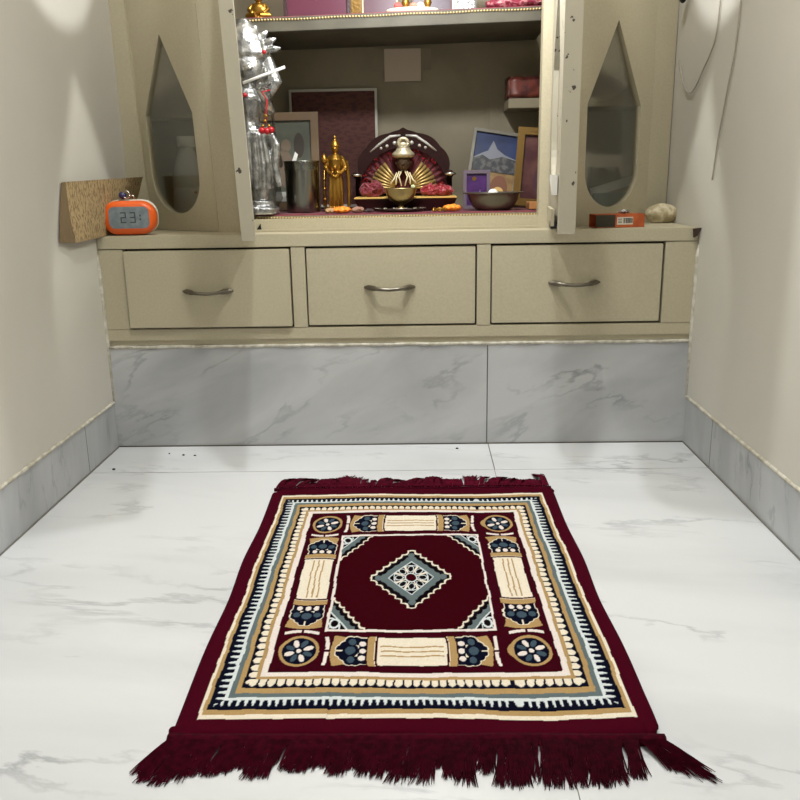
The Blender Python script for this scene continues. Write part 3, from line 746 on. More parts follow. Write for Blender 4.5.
t, Mx, p = picture('framed_picture', 'tan wooden framed grey picture of seated figures behind the silver statue', ((pr.x+pl.x)/2, .30, FZC), Wd, Hd*1.01, .06, .0, .019, M_woodtan, mat('grey_green_print', (98, 99, 85), .4, col2=(82, 83, 72), nscale=14))
mp1 = mat('pale_figure_print', (122, 106, 88), .5); mp2 = mat('dark_figure_print', (64, 56, 48), .5); mp3 = mat('caption_white', (190, 188, 178), .5)
flat(p, 'printed_figure', ell(.075, .10, .022, .045), mp1, Mx); flat(p, 'printed_figure', ell(.080, .155, .012, .015), mp1, Mx)
flat(p, 'printed_figure', ell(.112, .155, .013, .030), mp2, Mx); flat(p, 'printed_figure', ell(.055, .13, .012, .03, rot=.4), mp2, Mx)
flat(p, 'printed_figure', ell(.105, .08, .018, .030, rot=.3), mp1, Mx, .0002)
flat(p, 'caption', [(.05, .022), (Wd-.02, .022), (Wd-.02, .045), (.05, .045)], mp3, Mx)
bm = new()
for k in range(9): slab(bm, [(.075+k*.0045, .031), (.078+k*.0045, .031), (.078+k*.0045, .036+.002*(k % 3)), (.075+k*.0045, .036)], None, .0002, Mx @ Matrix.Translation((0, 0, .0006)))
obj('caption_print', bm, mp2, p)

# ------------------------------------------------------------------ silver statue with flute
sx = at(256, 200, .115).x; sy = .115
t = thing('silver_statue', 'tall silver crowned statue playing a flute, wrapped in clear film behind the left door', 'statue', (sx, sy, FZC))
bm = new(); z0 = FZC
lathe(bm, [(.001, 0), (.052, 0), (.054, .012), (.044, .020), (.040, .030), (.001, .030)], (sx-.006, sy, z0), 28)
def limb(bm, pts, rr): tube(bm, pts, rr, 12)
hz = z0+.30
limb(bm, [(sx+.006, sy, z0+.02), (sx+.012, sy, z0+.07), (sx+.006, sy, z0+.13), (sx-.004, sy, z0+.18)], [.016, .018, .024, .028])
limb(bm, [(sx-.020, sy-.01, z0+.02), (sx-.026, sy-.006, z0+.07), (sx-.022, sy, z0+.13), (sx-.008, sy, z0+.18)], [.014, .017, .024, .028])
limb(bm, [(sx-.006, sy, z0+.16), (sx-.010, sy, z0+.20), (sx-.006, sy, z0+.245), (sx-.004, sy, z0+.27)], [.032, .026, .034, .022])
limb(bm, [(sx-.004, sy, z0+.26), (sx-.002, sy-.002, z0+.29)], [.013, .012])
ball(bm, (sx-.002, sy-.006, z0+.306), .025, 3, (.9, 1, 1.15))
ball(bm, (sx+.004, sy-.031, z0+.303), .005, 2)
ball(bm, (sx+.022, sy-.006, z0+.298), .007, 2, (.7, 1, 1.5)); ball(bm, (sx-.024, sy-.006, z0+.298), .007, 2, (.7, 1, 1.5))
# crown: band, peaks, peacock-like crest
lathe(bm, [(.024, .0), (.030, .010), (.027, .030), (.018, .052), (.006, .070), (.001, .072)], (sx-.003, sy, z0+.318), 20)
for k in range(9):
    a = PI*(.05+.9*k/8); c0 = Vector((sx-.004, sy-.004, z0+.330)); d_ = Vector((math.cos(a), 0, math.sin(a)))
    limb(bm, [c0+d_*.022, c0+d_*.042, c0+d_*.050], [.006, .006, .002])
# hair fall and cloak
limb(bm, [(sx+.020, sy+.012, z0+.33), (sx+.030, sy+.014, z0+.28), (sx+.026, sy+.012, z0+.24)], [.010, .014, .008])
limb(bm, [(sx-.020, sy+.012, z0+.33), (sx-.034, sy+.014, z0+.28), (sx-.030, sy+.012, z0+.22)], [.010, .015, .010])
# arms bent up to the flute
limb(bm, [(sx+.024, sy, z0+.252), (sx+.038, sy-.012, z0+.222), (sx+.034, sy-.032, z0+.245), (sx+.026, sy-.042, z0+.266)], [.012, .011, .009, .008])
limb(bm, [(sx-.030, sy, z0+.252), (sx-.044, sy-.012, z0+.215), (sx-.030, sy-.034, z0+.238), (sx-.014, sy-.042, z0+.262)], [.012, .011, .009, .008])
for c_ in ((sx+.026, -.046, .268), (sx-.010, -.046, .262)):
    for k in range(4): limb(bm, [(c_[0]+k*.004-.006, sy+c_[1]+.004, z0+c_[2]+.002), (c_[0]+k*.004-.006, sy+c_[1]-.006, z0+c_[2]+.006), (c_[0]+k*.004-.006, sy+c_[1]-.007, z0+c_[2]-.003)], .0026)
# dress folds, sash
for k in range(9):
    a = PI*(1.0+k/8); limb(bm, [(sx-.006+.028*math.cos(a), sy+.024*math.sin(a), z0+.175), (sx-.006+.036*math.cos(a), sy+.030*math.sin(a), z0+.11), (sx-.008+.040*math.cos(a), sy+.032*math.sin(a), z0+.055)], [.007, .009, .006])
limb(bm, [(sx+.030, sy-.005, z0+.19), (sx+.046, sy-.006, z0+.15), (sx+.040, sy-.004, z0+.10), (sx+.050, sy-.004, z0+.06)], [.008, .010, .010, .006])
for v in bm.verts:
    if v.co.z > z0+.270: v.co = Vector((sx-.004+(v.co.x-sx+.004)*1.40, sy+(v.co.y-sy)*1.1, z0+.270+(v.co.z-z0-.270)*1.20))
    if v.co.z < z0+.031: v.co.y = sy+(v.co.y-sy)*.62
for v in bm.verts: v.co.x = sx+(v.co.x-sx)*1.15; v.co.z = z0+(v.co.z-z0)*1.0
body = obj('body', bm, M_silver, t, True); remesh(body, .0017, 1)
f0 = at(243, 83, sy-.05); f1 = at(285, 67, sy-.05)
bm = new(); tube(bm, [f0, f0.lerp(f1, .5), f1], .0032, 12); obj('flute', bm, mat('white_flute', (235, 235, 232), .3), t, True)
q0 = at(262, 88, sy-.045)
bm = new(); M_redbead = mat('red_beads', (170, 18, 30), .3)
pts = [at(262, 92, sy-.052), at(267, 100, sy-.054), at(266, 112, sy-.054), at(266, 124, sy-.054)]
tube(bm, [at(270, 90, sy-.045), pts[0], pts[1], pts[2], pts[3]], .0018, 6); obj('red_string', bm, M_redbead, t, True)
for q in (at(262, 130.5, sy-.055), at(267, 131, sy-.056), at(271, 130, sy-.055), at(245, 95, sy-.05), at(264, 52, sy-.035)):
    bm = new(); ball(bm, q, .0075 if q.z < .74 else .005, 2); obj('red_bead', bm, M_redbead, t, True)
bm = new()
for q in (at(266, 116, sy-.054), at(265, 121, sy-.054), at(269, 126, sy-.056), at(263, 126, sy-.056)): ball(bm, q, .0038, 2)
obj('gold_bead', bm, M_gold, t, True)
bm = new(); 
for k in range(1):
    lathe(bm, [(.050, .0), (.060, .03), (.050, .10), (.056, .16), (.052, .22), (.036, .34)], (sx-.002, sy, z0+.006), 40, cap=False)
for v in bm.verts:
    nz = noise.noise_vector(v.co*38); v.co += Vector((nz.x, nz.y, nz.z))*.009
    v.co.y = sy+(v.co.y-sy)*.75
obj('film_wrap', bm, M_film, t, True)

# ------------------------------------------------------------------ steel tumbler
q = at(303.5, 207, .185); r_ = .0405
t = thing('steel_tumbler', 'ribbed stainless steel tumbler beside the gold statue', 'tumbler', (q.x, .185, FZC))
Ht = at(303, 161, .185).z-FZC
bm = new(); lathe(bm, [(.001, 0), (r_*.94, 0), (r_*.96, .003), (r_*.97, Ht*.80), (r_*1.0, Ht*.82), (r_*1.0, Ht*.86), (r_*.98, Ht*.88), (r_*1.02, Ht*.985), (r_*1.04, Ht), (r_*1.0, Ht), (r_*.95, Ht*.9), (r_*.92, .004), (.001, .004)], (q.x, .185, FZC), 48)
obj('cup_wall', bm, mat('dull_steel', (122, 122, 114), .24, metal=1), t, True)
bm = new(); tp = at(291, 152, .185); slab(bm, [(0, -.02), (.010, -.02), (.010, .024), (.002, .028)], None, .001, frameM((tp.x, .175, Ht+FZC-.005), (1, 0, -.35), (.35, 0, 1)))
tag(obj('paper_slip', bm, M_white), 'white paper slip sticking out of the steel tumbler', 'paper')

# ------------------------------------------------------------------ gold statue
gx = at(337, 205, .20).x; gy = .20
t = thing('gold_statue', 'standing golden statue with a long robe holding a bud-topped staff', 'statue', (gx, gy, FZC))
H = at(337, 136, .20).z-FZC
k_ = H/.18
bm = new()
def g(x, y, z): return (gx+x*k_, gy+y*k_, FZC+z*k_)
def gl(pts, rr): tube(bm, [g(*p) for p in pts], [r*k_ for r in rr], 12)
lathe(bm, [(.001, 0), (.034*k_, 0), (.034*k_, .006*k_), (.028*k_, .010*k_), (.001, .010*k_)], (gx, gy, FZC), 24)
gl([(0, 0, .008), (0, 0, .03), (.001, 0, .07), (0, 0, .10), (0, 0, .125), (0, 0, .137)], [.014, .018, .018, .014, .019, .010])
gl([(-.007, -.006, .008), (-.008, -.009, .04), (-.006, -.006, .09)], [.008, .009, .008]); gl([(.007, -.006, .008), (.008, -.009, .04), (.006, -.006, .09)], [.008, .009, .008])
gl([(0, 0, .13), (0, 0, .145)], [.007, .006]); ball(bm, g(0, -.001, .150), .0105*k_, 3, (.9, 1, 1.1)); ball(bm, g(0, -.0115, .149), .0022*k_, 2)
lathe(bm, [(.0108*k_, 0), (.0115*k_, .004*k_), (.0085*k_, .012*k_), (.003*k_, .020*k_), (.0045*k_, .024*k_), (.001, .030*k_)], g(0, 0, .153), 16)
for s_ in (-1, 1):
    gl([(s_*.017, 0, .124), (s_*.024, -.004, .104), (s_*.014, -.018, .092), (s_*.003, -.022, .094)], [.0075, .0065, .005, .005])
    gl([(s_*.012, .004, .132), (s_*.026, .006, .118), (s_*.031, .006, .07), (s_*.030, .004, .012)], [.005, .006, .0045, .005])
gl([(-.010, -.02, .090), (0, -.023, .083), (.010, -.02, .090)], [.003, .004, .003])
ball(bm, g(0, -.021, .105), .006*k_, 2)
for xx in (-.012, -.004, .004, .012): gl([(xx, -.012, .09), (xx*1.2, -.016, .05), (xx*1.3, -.016, .012)], [.003, .0035, .003])
bo = obj('body', bm, M_gold, t, True); remesh(bo, .0013, 1)
bm = new(); tube(bm, [g(-.026, -.006, .006), g(-.030, -.006, .05), g(-.027, -.006, .115)], .0022*k_, 8)
lathe(bm, [(.002*k_, 0), (.008*k_, .006*k_), (.0085*k_, .012*k_), (.004*k_, .020*k_), (.0006, .028*k_)], g(-.027, -.006, .113), 14)
for zz in (.03, .055, .078): ball(bm, g(-.029, -.006, zz), .0045*k_, 2)
obj('staff', bm, M_gold, t, True)

# ------------------------------------------------------------------ chowki board, carved throne, dressed idol
a = at(354, 199, .15); b_ = at(457, 198, .15)
t = thing('low_board', 'low wooden board with bright gold edge under the dressed idol', 'board', ((a.x+b_.x)/2, .22, FZC))
bm = new(); c0 = (a.x+b_.x)/2; hw = (b_.x-a.x)/2; zt = a.z
lo = [(c0-hw*.90, .165), (c0+hw*.90, .165), (c0+hw*.90, .305), (c0-hw*.90, .305)]; hi = [(c0-hw, .150), (c0+hw, .150), (c0+hw, .32), (c0-hw, .32)]
L0 = [bm.verts.new((x, y, FZC)) for x, y in lo]; L1 = [bm.verts.new((x, y, zt-.001)) for x, y in hi]
for i in range(4): bm.faces.new((L0[i], L0[(i+1) % 4], L1[(i+1) % 4], L1[i]))
bm.faces.new(L0[::-1]); bm.faces.new(L1)
obj('board_body', bm, mat('dark_lacquered_wood', (42, 16, 12), .35, coat=.3), t)
bm = new(); box(bm, c0-hw, c0+hw, .150, .32, zt-.001, zt+.0025, bev=.0008); obj('board_top', bm, mat('yellow_gold_top', (214, 176, 96), .5), t)
ZB = zt+.003
tx = at(404, 190, .30).x
t = thing('carved_backrest', 'dark carved wooden backrest with scalloped rim behind the dressed idol', 'backrest', (tx, .30, ZB))
w2 = (at(454, 180, .30).x-at(357, 180, .30).x)/2; Hh = at(404, 128, .30).z-ZB
loop = [(-w2*.84, 0), (w2*.84, 0)]
for i in range(81):
    a = -.18+(PI+.36)*i/80; r = 1+.035*abs(math.sin((a-PI/2)*5.0+PI/2))
    if abs(a-PI/2) < .10: r += .06*(1-abs(a-PI/2)/.10)
    loop.append((w2*.98*r*math.cos(a)*.95, Hh*.38+Hh*.57*r*math.sin(a)))
bm = new(); slab(bm, loop, None, .012, frameM((tx, .296, ZB), (1, 0, 0), (0, .06, 1)))
M_dw = mat('dark_carved_wood', (40, 17, 13), .8, spec=.2, bump=.5, bscale=90)
obj('back_board', bm, M_dw, t)
for s_ in (-1, 1):
    bm = new(); xx = tx+s_*w2*.93; tube(bm, [(xx, .285, ZB), (xx, .285, ZB+.04), (xx, .26, ZB+.052), (xx, .225, ZB+.050)], [.007, .007, .007, .009], 10); obj('arm_rest', bm, M_dw, t, True)
    bm = new(); ball(bm, (xx, .222, ZB+.050), .010, 2, (1.5, 1, .45)); obj('arm_cap', bm, M_steel, t, True)
t = thing('dressed_idol', 'small idol in red velvet dress with gold fan pleats and silver crown arch', 'idol', (tx, .24, ZB))
# dress: pleated fan
bm = new(); n = 96; c_ = Vector((tx, .245, ZB+.002)); R_ = w2*.90; rows = []
for k in range(7):
    f = k/6; row = []
    for i in range(n+1):
        a = PI*(-.02+1.04*i/n); rr = R_*(.05+.95*f)
        row.append(bm.verts.new((c_.x+rr*math.cos(a), c_.y-.030*(1-f)+.0035*math.sin(i*1.5)*f, c_.z+.004+max(0, rr*math.sin(a))*.98)))
    rows.append(row)
for k in range(6):
    for i in range(n): bm.faces.new((rows[k][i], rows[k][i+1], rows[k+1][i+1], rows[k+1][i]))
r2 = bmesh.ops.solidify(bm, geom=bm.faces[:], thickness=.004)
dress = obj('dress', bm, mat('red_velvet', (104, 9, 20), .6, sheen=.4, col2=(92, 8, 20), nscale=60), t, True)
for s_ in (-1, 1):   # gold pleats on both sides
    bm = new()
    for k in range(7):
        a = math.radians(10+k*7.5); d_ = Vector((s_*math.cos(a), 0, math.sin(a)))
        p0 = c_+d_*R_*.20+Vector((0, -.028, .012)); p1 = c_+d_*R_*.74+Vector((0, -.014, .008))
        tube(bm, [p0, p0.lerp(p1, .5), p1], [.0015, .0034, .0046], 6)
    obj('gold_pleats', bm, mat('antique_gold', (168, 140, 84), .4, metal=.6), dress, True)
for s_ in (-1, 1):
  for k in range(3):
    bm = new(); tube(bm, [(tx+s_*(.003+.006*k), c_.y-.034, ZB+.060-.003*k), (tx+s_*(.010+.006*k), c_.y-.040, ZB+.045-.003*k), (tx+s_*(.004+.013*k), c_.y-.044, ZB+.024+.003*k)], .0018, 6)
    obj('pearl_string', bm, mat('cream_pearls', (214, 200, 160), .3), dress, True)
bm = new()
hc = Vector((tx+.001, c_.y-.034, ZB+.076))
ball(bm, hc, .017, 3, (.95, .75, 1.0)); ball(bm, hc+Vector((0, -.013, -.002)), .003, 2); ball(bm, hc+Vector((0, -.011, -.009)), .0026, 2, (1.8, 1, .5))
for s_ in (-1, 1): ball(bm, hc+Vector((s_*.0065, -.0105, .004)), .0028, 2, (1.3, .8, .8)); ball(bm, hc+Vector((s_*.016, 0, 0)), .0035, 2)
obj('head', bm, mat('dark_bronze_face', (78, 58, 40), .4, metal=.5), t, True)
bm = new()
M_pale = mat('pale_silver_gold', (190, 178, 148), .35, metal=.5, bump=.4, bscale=120)
lathe(bm, [(.018, 0), (.026, .004), (.027, .010), (.018, .018), (.014, .026), (.017, .030), (.008, .038), (.001, .040)], hc+Vector((0, .006, .011)), 20)
ring_c = hc+Vector((0, -.004, .045))
tube(bm, [ring_c+Vector((.011*math.cos(a), 0, .010*math.sin(a))) for a in np.linspace(0, 2*PI, 20)], .0042, 8)
obj('crown', bm, M_pale, t, True)
bm = new()
for s_ in (-1, 1):
    tube(bm, [hc+Vector((s_*.006, .004, .062)), hc+Vector((s_*.030, .004, .060)), hc+Vector((s_*.056, .004, .043)), hc+Vector((s_*.078, .002, .026))], [.0025, .0035, .003, .0015], 8)
    for a, r in ((.02, .005), (.038, .004), (.052, .0035)): ball(bm, hc+Vector((s_*a, 0, .052-a*.35)), r, 2)
obj('crown_arch', bm, mat('pale_grey_ornament', (168, 164, 156), .45, metal=.3, bump=.6, bscale=150), t, True)
bm = new()
rnd = random.Random(4)
for k in range(70):
    a = rnd.uniform(.1, PI-.1); r = R_*rnd.uniform(.70, .97); ball(bm, (tx+r*math.cos(a), c_.y-.006, c_.z+.006+r*math.sin(a)*.98), .0022, 1)
o = obj('sequins', bm, mat('red_sequins', (190, 40, 50), .2, metal=.6), dress, kind='stuff')
# red crumpled scarf at the right side of the idol
bm = new(); q = at(440, 190, .19); ball(bm, (q.x-.006, .185, ZB+.012), .024, 5, (1.7, .9, .5))
for v in bm.verts: v.co += Vector(noise.noise_vector(v.co*70))*.008+Vector(noise.noise_vector(v.co*230))*.004; v.co.z = max(v.co.z, ZB+.0005)
tag(obj('red_scarf', bm, mat('shiny_red_cloth', (140, 12, 28), .4, sheen=.3), smooth=True), 'crumpled glossy red scarf on the board right of the brass cup', 'cloth', 'red scarves on the low board')
bm = new(); q = at(372, 188, .2); ball(bm, (q.x, .195, ZB+.018), .024, 5, (1.2, .7, .75))
for v in bm.verts: v.co += Vector(noise.noise_vector(v.co*70))*.009+Vector(noise.noise_vector(v.co*230))*.004; v.co.z = max(v.co.z, ZB+.0005)
tag(obj('red_scarf', bm, mat('crimson_cloth', (112, 10, 30), .6, sheen=.3), smooth=True), 'bunched crimson scarf on the board left of the brass cup', 'cloth', 'red scarves on the low board')

# ------------------------------------------------------------------ tray and brass cup
ty_ = .128; q = at(400, 207, ty_)
tz = FZC
t = thing('round_tray', 'dark round tray with bright rim spots in the middle of the altar', 'tray', (q.x, ty_, tz)) 
rt_ = .055
bm = new(); lathe(bm, [(.001, .001), (rt_*.55, .001), (rt_*.6, .003), (rt_*.95, .004), (rt_, .008), (rt_*1.03, .008), (rt_*.96, .001), (.001, 0)], (q.x, ty_, tz), 40)
for v in bm.verts: v.co.y = ty_+(v.co.y-ty_)*.45
obj('tray_dish', bm, mat('dark_tarnished_metal', (50, 34, 30), .35, metal=.6), t, True)
bm = new()
for k in range(14):
    a = 2*PI*k/14; ball(bm, (q.x+rt_*.98*math.cos(a), ty_+rt_*.44*math.sin(a), tz+.008), .0035, 1, (1.6, .8, .5))
obj('rim_stud', bm, M_steel, t, kind='stuff')
q = at(401, 205, ty_); hc_ = at(401, 188, ty_).z-(tz+.004); rc = (at(417.5, 190, ty_).x-at(384.5, 190, ty_).x)/2
t = thing('brass_cup', 'footed brass offering cup standing on the dark round tray', 'cup', (q.x, ty_, tz+.004))
bm = new(); lathe(bm, [(.001, 0), (.016, 0), (.016, .002), (.007, .006), (.006, .010), (.014, .015), (rc*.72, .022), (rc*.90, hc_*.75), (rc*.95, hc_*.92), (rc, hc_*.96), (rc, hc_), (rc*.92, hc_), (rc*.86, hc_*.8), (rc*.6, .026), (.001, .020)], (q.x, ty_, tz+.004), 40)
for v in bm.verts: v.co.y = ty_+(v.co.y-ty_)*.62
obj('cup_bowl', bm, M_brass, t, True)
bm = new(); ball(bm, (q.x+.028, ty_, tz+.004+hc_+.002), .0055, 2); tag(obj('pale_bead', bm, mat('lime_bead', (196, 200, 150), .4), smooth=True), 'pale green bead on the rim of the brass cup', 'bead')

# ------------------------------------------------------------------ steel bowl
by = .142; l_ = at(462.5, 192, by); r_ = at(524.5, 192, by); bx = (l_.x+r_.x)/2; rb = (r_.x-l_.x)/2; hb = (l_.z+r_.z)/2-FZC
t = thing('steel_bowl', 'wide stainless steel bowl with flat rim at the right of the altar', 'bowl', (bx, by, FZC))
bm = new(); lathe(bm, [(.001, 0), (rb*.52, 0), (rb*.66, hb*.18), (rb*.78, hb*.55), (rb*.83, hb*.9), (rb*.98, hb*.94), (rb, hb*.97), (rb*.98, hb), (rb*.80, hb*.97), (rb*.74, hb*.55), (rb*.6, hb*.2), (.001, .003)], (bx, by, FZC), 56)
for v in bm.verts: v.co.y = by+(v.co.y-by)*.75
obj('bowl_shell', bm, mat('worn_steel', (104, 98, 88), .34, metal=.7), t, True)
q = at(493, 188, by); bm = new(); ball(bm, (q.x, by, FZC+hb*.94), .0095, 3, (1.2, 1, 1)); tag(obj('white_sweet', bm, M_white, smooth=True), 'round white sweet showing over the rim of the steel bowl', 'sweet')

# ------------------------------------------------------------------ pictures at the right
a = at(466, 131, .30); b_ = at(527, 128, .30)
Wd = .122; Hd = .178
cx_ = (at(462, 190, .28).x+at(516, 190, .28).x)/2
t, Mx, p = picture('temple_picture', 'picture card with a blue mountain temple scene over a gold portrait, leaning right', (cx_-.002, .285, FZC+.008), Wd, Hd, .24, 0, .0075, mat('grey_silver_edge', (116, 111, 98), .4), mat('gold_brown_print', (136, 106, 58), .5, col2=(116, 86, 44), nscale=40))
# shear the card a little to the right like the photo
flat(p, 'temple_print', [(.006, .078), (Wd-.006, .078), (Wd-.006, Hd-.006), (.006, Hd-.006)], mat('night_blue_print', (10, 28, 68), .45, col2=(16, 38, 82), nscale=20), Mx)
mpk = mat('snow_peak_print', (112, 113, 120), .5); mdk = mat('dark_hill_print', (40, 40, 42), .5, col2=(84, 82, 78), nscale=90, ramp=(.45, .6))
flat(p, 'peak_print', [(.008, .108), (.030, .122), (.042, .128), (.052, .154), (.064, .134), (.085, .122), (Wd-.008, .114), (Wd-.008, .10), (.008, .10)], mpk, Mx, .0004)
flat(p, 'hill_print', [(.006, .078), (Wd-.006, .078), (Wd-.006, .112), (.08, .118), (.05, .107), (.03, .116), (.006, .105)], mdk, Mx, .0008)
flat(p, 'portrait_print', ell(.080, .040, .022, .032), mat('brown_face_print', (112, 66, 38), .5), Mx, .0002)
flat(p, 'portrait_print', ell(.080, .030, .014, .014), mat('gold_face_print', (206, 168, 96), .5), Mx, .0006)
for o_ in [t]:
    o_.rotation_euler = (0, .16, 0)
M_gf = mat('gold_frame', (128, 98, 50), .32, metal=.7, bump=.3, bscale=150)
q0 = at(516, 190, .25); q1 = at(545, 190, .25)
Wd = .15; Hd = at(530, 131, .30).z-FZC
t, Mx, p = picture('gold_framed_picture', 'gold framed maroon picture standing partly behind the right door', (q0.x+Wd/2-.010, .24, FZC), Wd, Hd*1.02, .13, -.10, .017, M_gf, mat('maroon_portrait', (64, 26, 27), .35, col2=(88, 52, 45), nscale=22), depth=.014)
flat(p, 'printed_robe', ell(.075, .06, .030, .05), mat('purple_print', (62, 26, 38), .5), Mx); flat(p, 'printed_face', ell(.075, .13, .014, .018), mp1, Mx)
t.rotation_euler = (0, .07, 0)
# small purple acrylic frame
pq = at(477, 193, .205); Wd = at(491, 180, .2).x-at(464, 180, .2).x; Hd = at(477, 170, .2).z-FZC
t, Mx, p = picture('acrylic_frame', 'small clear acrylic frame with a purple card behind the steel bowl', (pq.x, .222, FZC), Wd, Hd, .05, 0, .008, mat('lilac_acrylic', (108, 94, 104), .3, coat=.5), mat('purple_card', (58, 26, 80), .4, col2=(76, 36, 98), nscale=40), depth=.008)
flat(p, 'gold_dot', ell(.026, Hd*.78, .005, .005), M_gold, Mx); flat(p, 'white_print', [(.03, .01), (.045, .01), (.040, .045)], mat('lilac_print', (176, 140, 190), .5), Mx)
# books/box under the gold frame at right
q = at(532, 200, .18)
tag(obj('prayer_book', bb(q.x-.012, q.x+.035, .13, .20, FZC+.0005, FZC+.016, bev=.001), mat('tan_book_cover', (178, 124, 70), .6)), 'small tan and maroon prayer book lying at the right end of the altar', 'book')

# ------------------------------------------------------------------ marigolds / orange flowers
def flower(px0, px1, py, Y, hgt, lab, m_=M_marigold, nm='orange_flower'):
    a = at(px0, py, Y); b_ = at(px1, py, Y); c = (a.x+b_.x)/2; w_ = (b_.x-a.x)/2
    bm = new(); ball(bm, (c, Y, FZC+hgt*.5), 1, 4, (w_, min(w_, .018), hgt*.55))
    for v in bm.verts:
        v.co += Vector(noise.noise_vector(v.co*150))*.0028; v.co.z = max(v.co.z, FZC+.0004)
    return tag(obj(nm, bm, m_, smooth=True), lab, 'flower')
flower(333, 351, 209, .118, .013, 'bright orange marigold at the front of the altar below the gold statue')
flower(443, 461, 208, .125, .014, 'orange marigold at the front of the altar left of the steel bowl')
flower(325, 335, 210, .115, .010, 'pale dried petal cluster left of the orange marigold', mat('dry_petals', (176, 140, 100), .8), 'dried_flower')
flower(351, 364, 208, .117, .012, 'pinkish dried flower right of the orange marigold', mat('dusty_pink_petals', (150, 110, 92), .8), 'dried_flower')
flower(364, 374, 209, .114, .008, 'dark dried petal cluster touching the left rim of the round tray', mat('dark_petals', (52, 34, 34), .8), 'dried_flower')
bm = new(); q = at(445, 209, .112); pts = [(q.x-.012+.012*math.cos(a)*1.2, .112+.006*math.sin(a), FZC+.004+.003*math.sin(3*a)) for a in np.linspace(0, 2*PI, 30)]
tube(bm, pts, .0022, 6); tag(obj('gold_bangle', bm, M_gold, smooth=True), 'gold trinket ring lying just left of the steel bowl', 'bangle')

# ------------------------------------------------------------------ wrapped parcel on the right side shelf
a = at(506, 104, .31); b_ = at(548, 80, .31)
bm = new(); box(bm, a.x+.002, a.x+.105, .285, .365, .7705, .7705+(b_.z-a.z)*.98, bev=.004)
bmesh.ops.subdivide_edges(bm, edges=bm.edges[:], cuts=4, use_grid_fill=True)
for v in bm.verts:
    v.co += Vector(noise.noise_vector(v.co*55))*.005; v.co.z = max(v.co.z, .7706); 
tag(obj('wrapped_parcel', bm, mat('dark_red_printed_wrap', (66, 22, 16), .4, col2=(104, 46, 34), nscale=45, coat=.3), smooth=True), 'dark red glossy packet on the small side shelf, right of the altar', 'packet')

# ------------------------------------------------------------------ behind the glass: bottle left, clutter right
q = at(190, 200, .325); t = thing('plastic_bottle', 'clear bottle with white cap and floral label behind the left teardrop glass', 'bottle', (q.x, .325, HL))
zc = at(187, 147, .325).z-HL; 
bm = new(); lathe(bm, [(.001, 0), (.036, 0), (.040, .006), (.040, zc*.55), (.034, zc*.75), (.022, zc*.93), (.017, zc*.97), (.017, zc)], (q.x, .325, HL+.0005), 32)
obj('bottle_body', bm, mat('cloudy_plastic', (196, 196, 190), .25), t, True)
bm = new(); lathe(bm, [(.001, 0), (.022, 0), (.022, .022), (.020, .025), (.001, .025)], (q.x, .325, HL+zc), 24); obj('cap', bm, M_white, t, True)
bm = new(); lathe(bm, [(.0406, .035), (.0406, zc*.5)], (q.x, .325, HL), 32, cap=False); lbq = obj('label_band', bm, mat('floral_label', (214, 212, 204), .5, col2=(160, 52, 62), nscale=40, ramp=(.60, .64)), t, True)
bm = new(); lathe(bm, [(.0404, .004), (.0406, .034)], (q.x, .325, HL), 32, cap=False); obj('green_band', bm, mat('green_label', (60, 104, 62), .5, col2=(90, 50, 40), nscale=50), t, True)
q = at(612, 186, .31); bm = new(); Mw = Matrix.Translation((q.x, .30, q.z)) @ Matrix.Rotation(-.27, 4, 'Y'); box(bm, -.055, .055, -.006, .006, -.010, .010, M=Mw)
for v in bm.verts: pass
tag(obj('white_strip', bm, mat('greyish_white_board', (176, 178, 168), .5)), 'slanting pale strip of board behind the right teardrop glass', 'board')
bm = new(); box(bm, q.x-.05, q.x+.05, .285, .33, HL+.0006, q.z-.016, bev=.002)
tag(obj('storage_tin', bm, mat('teal_grey_tin', (92, 108, 104), .4, metal=.3)), 'grey-green tin behind the bottom of the right teardrop glass', 'tin')
q = at(606, 201, .24); t = thing('bead_string', 'short string of shiny beads at the bottom of the right teardrop glass', 'beads', (q.x, .255, HL))
bm = new()
for k in range(6): ball(bm, (q.x-.02+.009*k, .262, HL+.006+.002*(k % 2)), .0045, 2)
obj('bead', bm, M_steel, t, True)
bm = new(); bx_ = at(598, 168, .36); box(bm, bx_.x-.02, bx_.x+.05, .345, .39, HL+.001, bx_.z+.002, bev=.002); tag(obj('storage_box', bm, mat('brown_grey_card', (120, 112, 94), .7)), 'brownish box at the back behind the right teardrop glass', 'box')

# ------------------------------------------------------------------ items on the upper shelf
def sz(x): return ST+.0032+szt(x)
q = at(259, 10, .185); t = thing('brass_figurine', 'small brass seated figurine at the left end of the upper shelf', 'figurine', (q.x, .185, sz(q.x)))
bm = new(); z_ = sz(q.x)
lathe(bm, [(.001, 0), (.022, 0), (.020, .008), (.001, .009)], (q.x, .185, z_), 20)
ball(bm, (q.x, .185, z_+.022), .017, 3, (1.2, .8, 1)); ball(bm, (q.x, .182, z_+.046), .009, 3)
for s_ in (-1, 1): tube(bm, [(q.x+s_*.012, .185, z_+.034), (q.x+s_*.022, .177, z_+.022), (q.x+s_*.012, .169, z_+.014)], [.005, .004, .004], 8); tube(bm, [(q.x+s_*.008, .185, z_+.012), (q.x+s_*.024, .175, z_+.010), (q.x+s_*.004, .167, z_+.010)], [.007, .006, .005], 8)
tube(bm, [(q.x, .183, z_+.052), (q.x, .183, z_+.064)], [.006, .001], 8)
ob = obj('body', bm, M_gold, t, True); remesh(ob, .0012, 1)
def upframe(px0, px1, Y, name, lab, mf, mp_, H_=.16, fw=.008):
    a = at(px0, 8, Y); b_ = at(px1, 8, Y); c = (a.x+b_.x)/2
    return picture(name, lab, (c, Y, sz(c)), b_.x-a.x, H_, .08, 0, fw, mf, mp_)
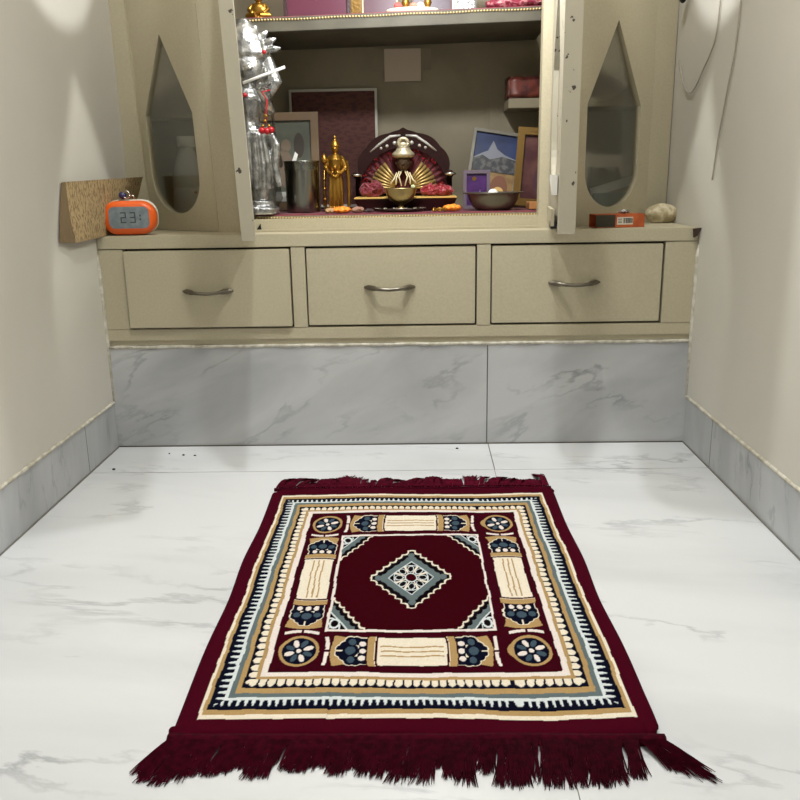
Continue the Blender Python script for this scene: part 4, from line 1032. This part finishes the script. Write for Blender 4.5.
upframe(284, 351, .20, 'maroon_framed_picture', 'dark framed picture with maroon face on the upper shelf', mat('dark_brown_frame', (52, 30, 30), .4, bump=.4, bscale=150), mat('plum_print', (84, 26, 48), .4))
a = at(350, 8, .18); b_ = at(361, 8, .18)
tag(obj('gold_pillar', bb(a.x, b_.x, .19, .22, sz(a.x), sz(a.x)+.12, bev=.002), M_gf), 'narrow golden block standing on the upper shelf right of the plum picture', 'ornament')
upframe(362, 398, .255, 'small_plum_picture', 'small cream-edged plum picture behind the white tray on the upper shelf', mat('cream_edge', (208, 190, 150), .5), mat('plum_print_dark', (74, 18, 38), .4), .12, .004)
upframe(412, 452, .265, 'dark_plum_picture', 'dark plum picture behind the right half of the white tray on the upper shelf', mat('brown_edge', (84, 40, 40), .5), mat('plum_print_deep', (56, 14, 34), .4), .12, .004)
a = at(386, 8, .188); b_ = at(439, 8, .188); c = (a.x+b_.x)/2; rr_ = (b_.x-a.x)/2
t = thing('white_tray', 'white oval tray of small idols and flowers on the upper shelf', 'tray', (c, .188, sz(c)))
bm = new(); lathe(bm, [(.001, 0), (rr_*.85, 0), (rr_*.98, .004), (rr_, .009), (rr_*.95, .011), (rr_*.6, .010), (.001, .010)], (c, .188, sz(c)), 40)
for v in bm.verts: v.co.y = .188+(v.co.y-.188)*.6
obj('tray_dish', bm, mat('cream_white_ceramic', (226, 220, 196), .4, bump=.3, bscale=100), t, True)
for k, (dx_, mm, lb_) in enumerate(((-.032, mat('rose_flower', (196, 90, 84), .7), 'rose pink blossom at the left of the white tray'), (-.015, M_gold, 'small gold idol left of centre on the white tray'), (.002, mat('salmon_flower', (214, 130, 110), .7), 'salmon blossom at the middle of the white tray'), (.018, M_cream, 'cream blossom right of centre on the white tray'), (.034, M_gold, 'small gold idol at the right of the white tray'))):
    bm = new(); zz = sz(c)+.0105
    if mm is M_gold:
        lathe(bm, [(.001, 0), (.007, 0), (.006, .006), (.009, .014), (.005, .022), (.007, .029), (.004, .036), (.001, .042)], (c+dx_, .183, zz), 14)
    else:
        ball(bm, (c+dx_, .183, zz+.007), .009, 3, (1, 1, .8))
        for v in bm.verts: v.co += Vector(noise.noise_vector(v.co*220))*.003; v.co.z = max(v.co.z, zz)
    tag(obj('small_idol' if mm is M_gold else 'blossom', bm, mm, smooth=True), lb_, 'idol' if mm is M_gold else 'flower')
upframe(452, 476, .18, 'silver_plaque', 'small embossed silver plaque on the upper shelf right of the white tray', M_steel, M_silver, .10, .005)
a = at(486, 8, .20); b_ = at(548, 8, .20); bm = new(); c = (a.x+b_.x)/2
ball(bm, (c, .205, sz(c)+.012), 1, 4, ((b_.x-a.x)/2, .05, .016))
for v in bm.verts: v.co += Vector(noise.noise_vector(v.co*60))*.008; v.co.z = max(v.co.z, sz(v.co.x)+.0006)
tag(obj('pink_cloth', bm, mat('pink_sequin_cloth', (128, 40, 58), .5, col2=(176, 118, 118), nscale=120, ramp=(.5, .6)), smooth=True), 'bunched pink cloth at the right end of the upper shelf', 'cloth')
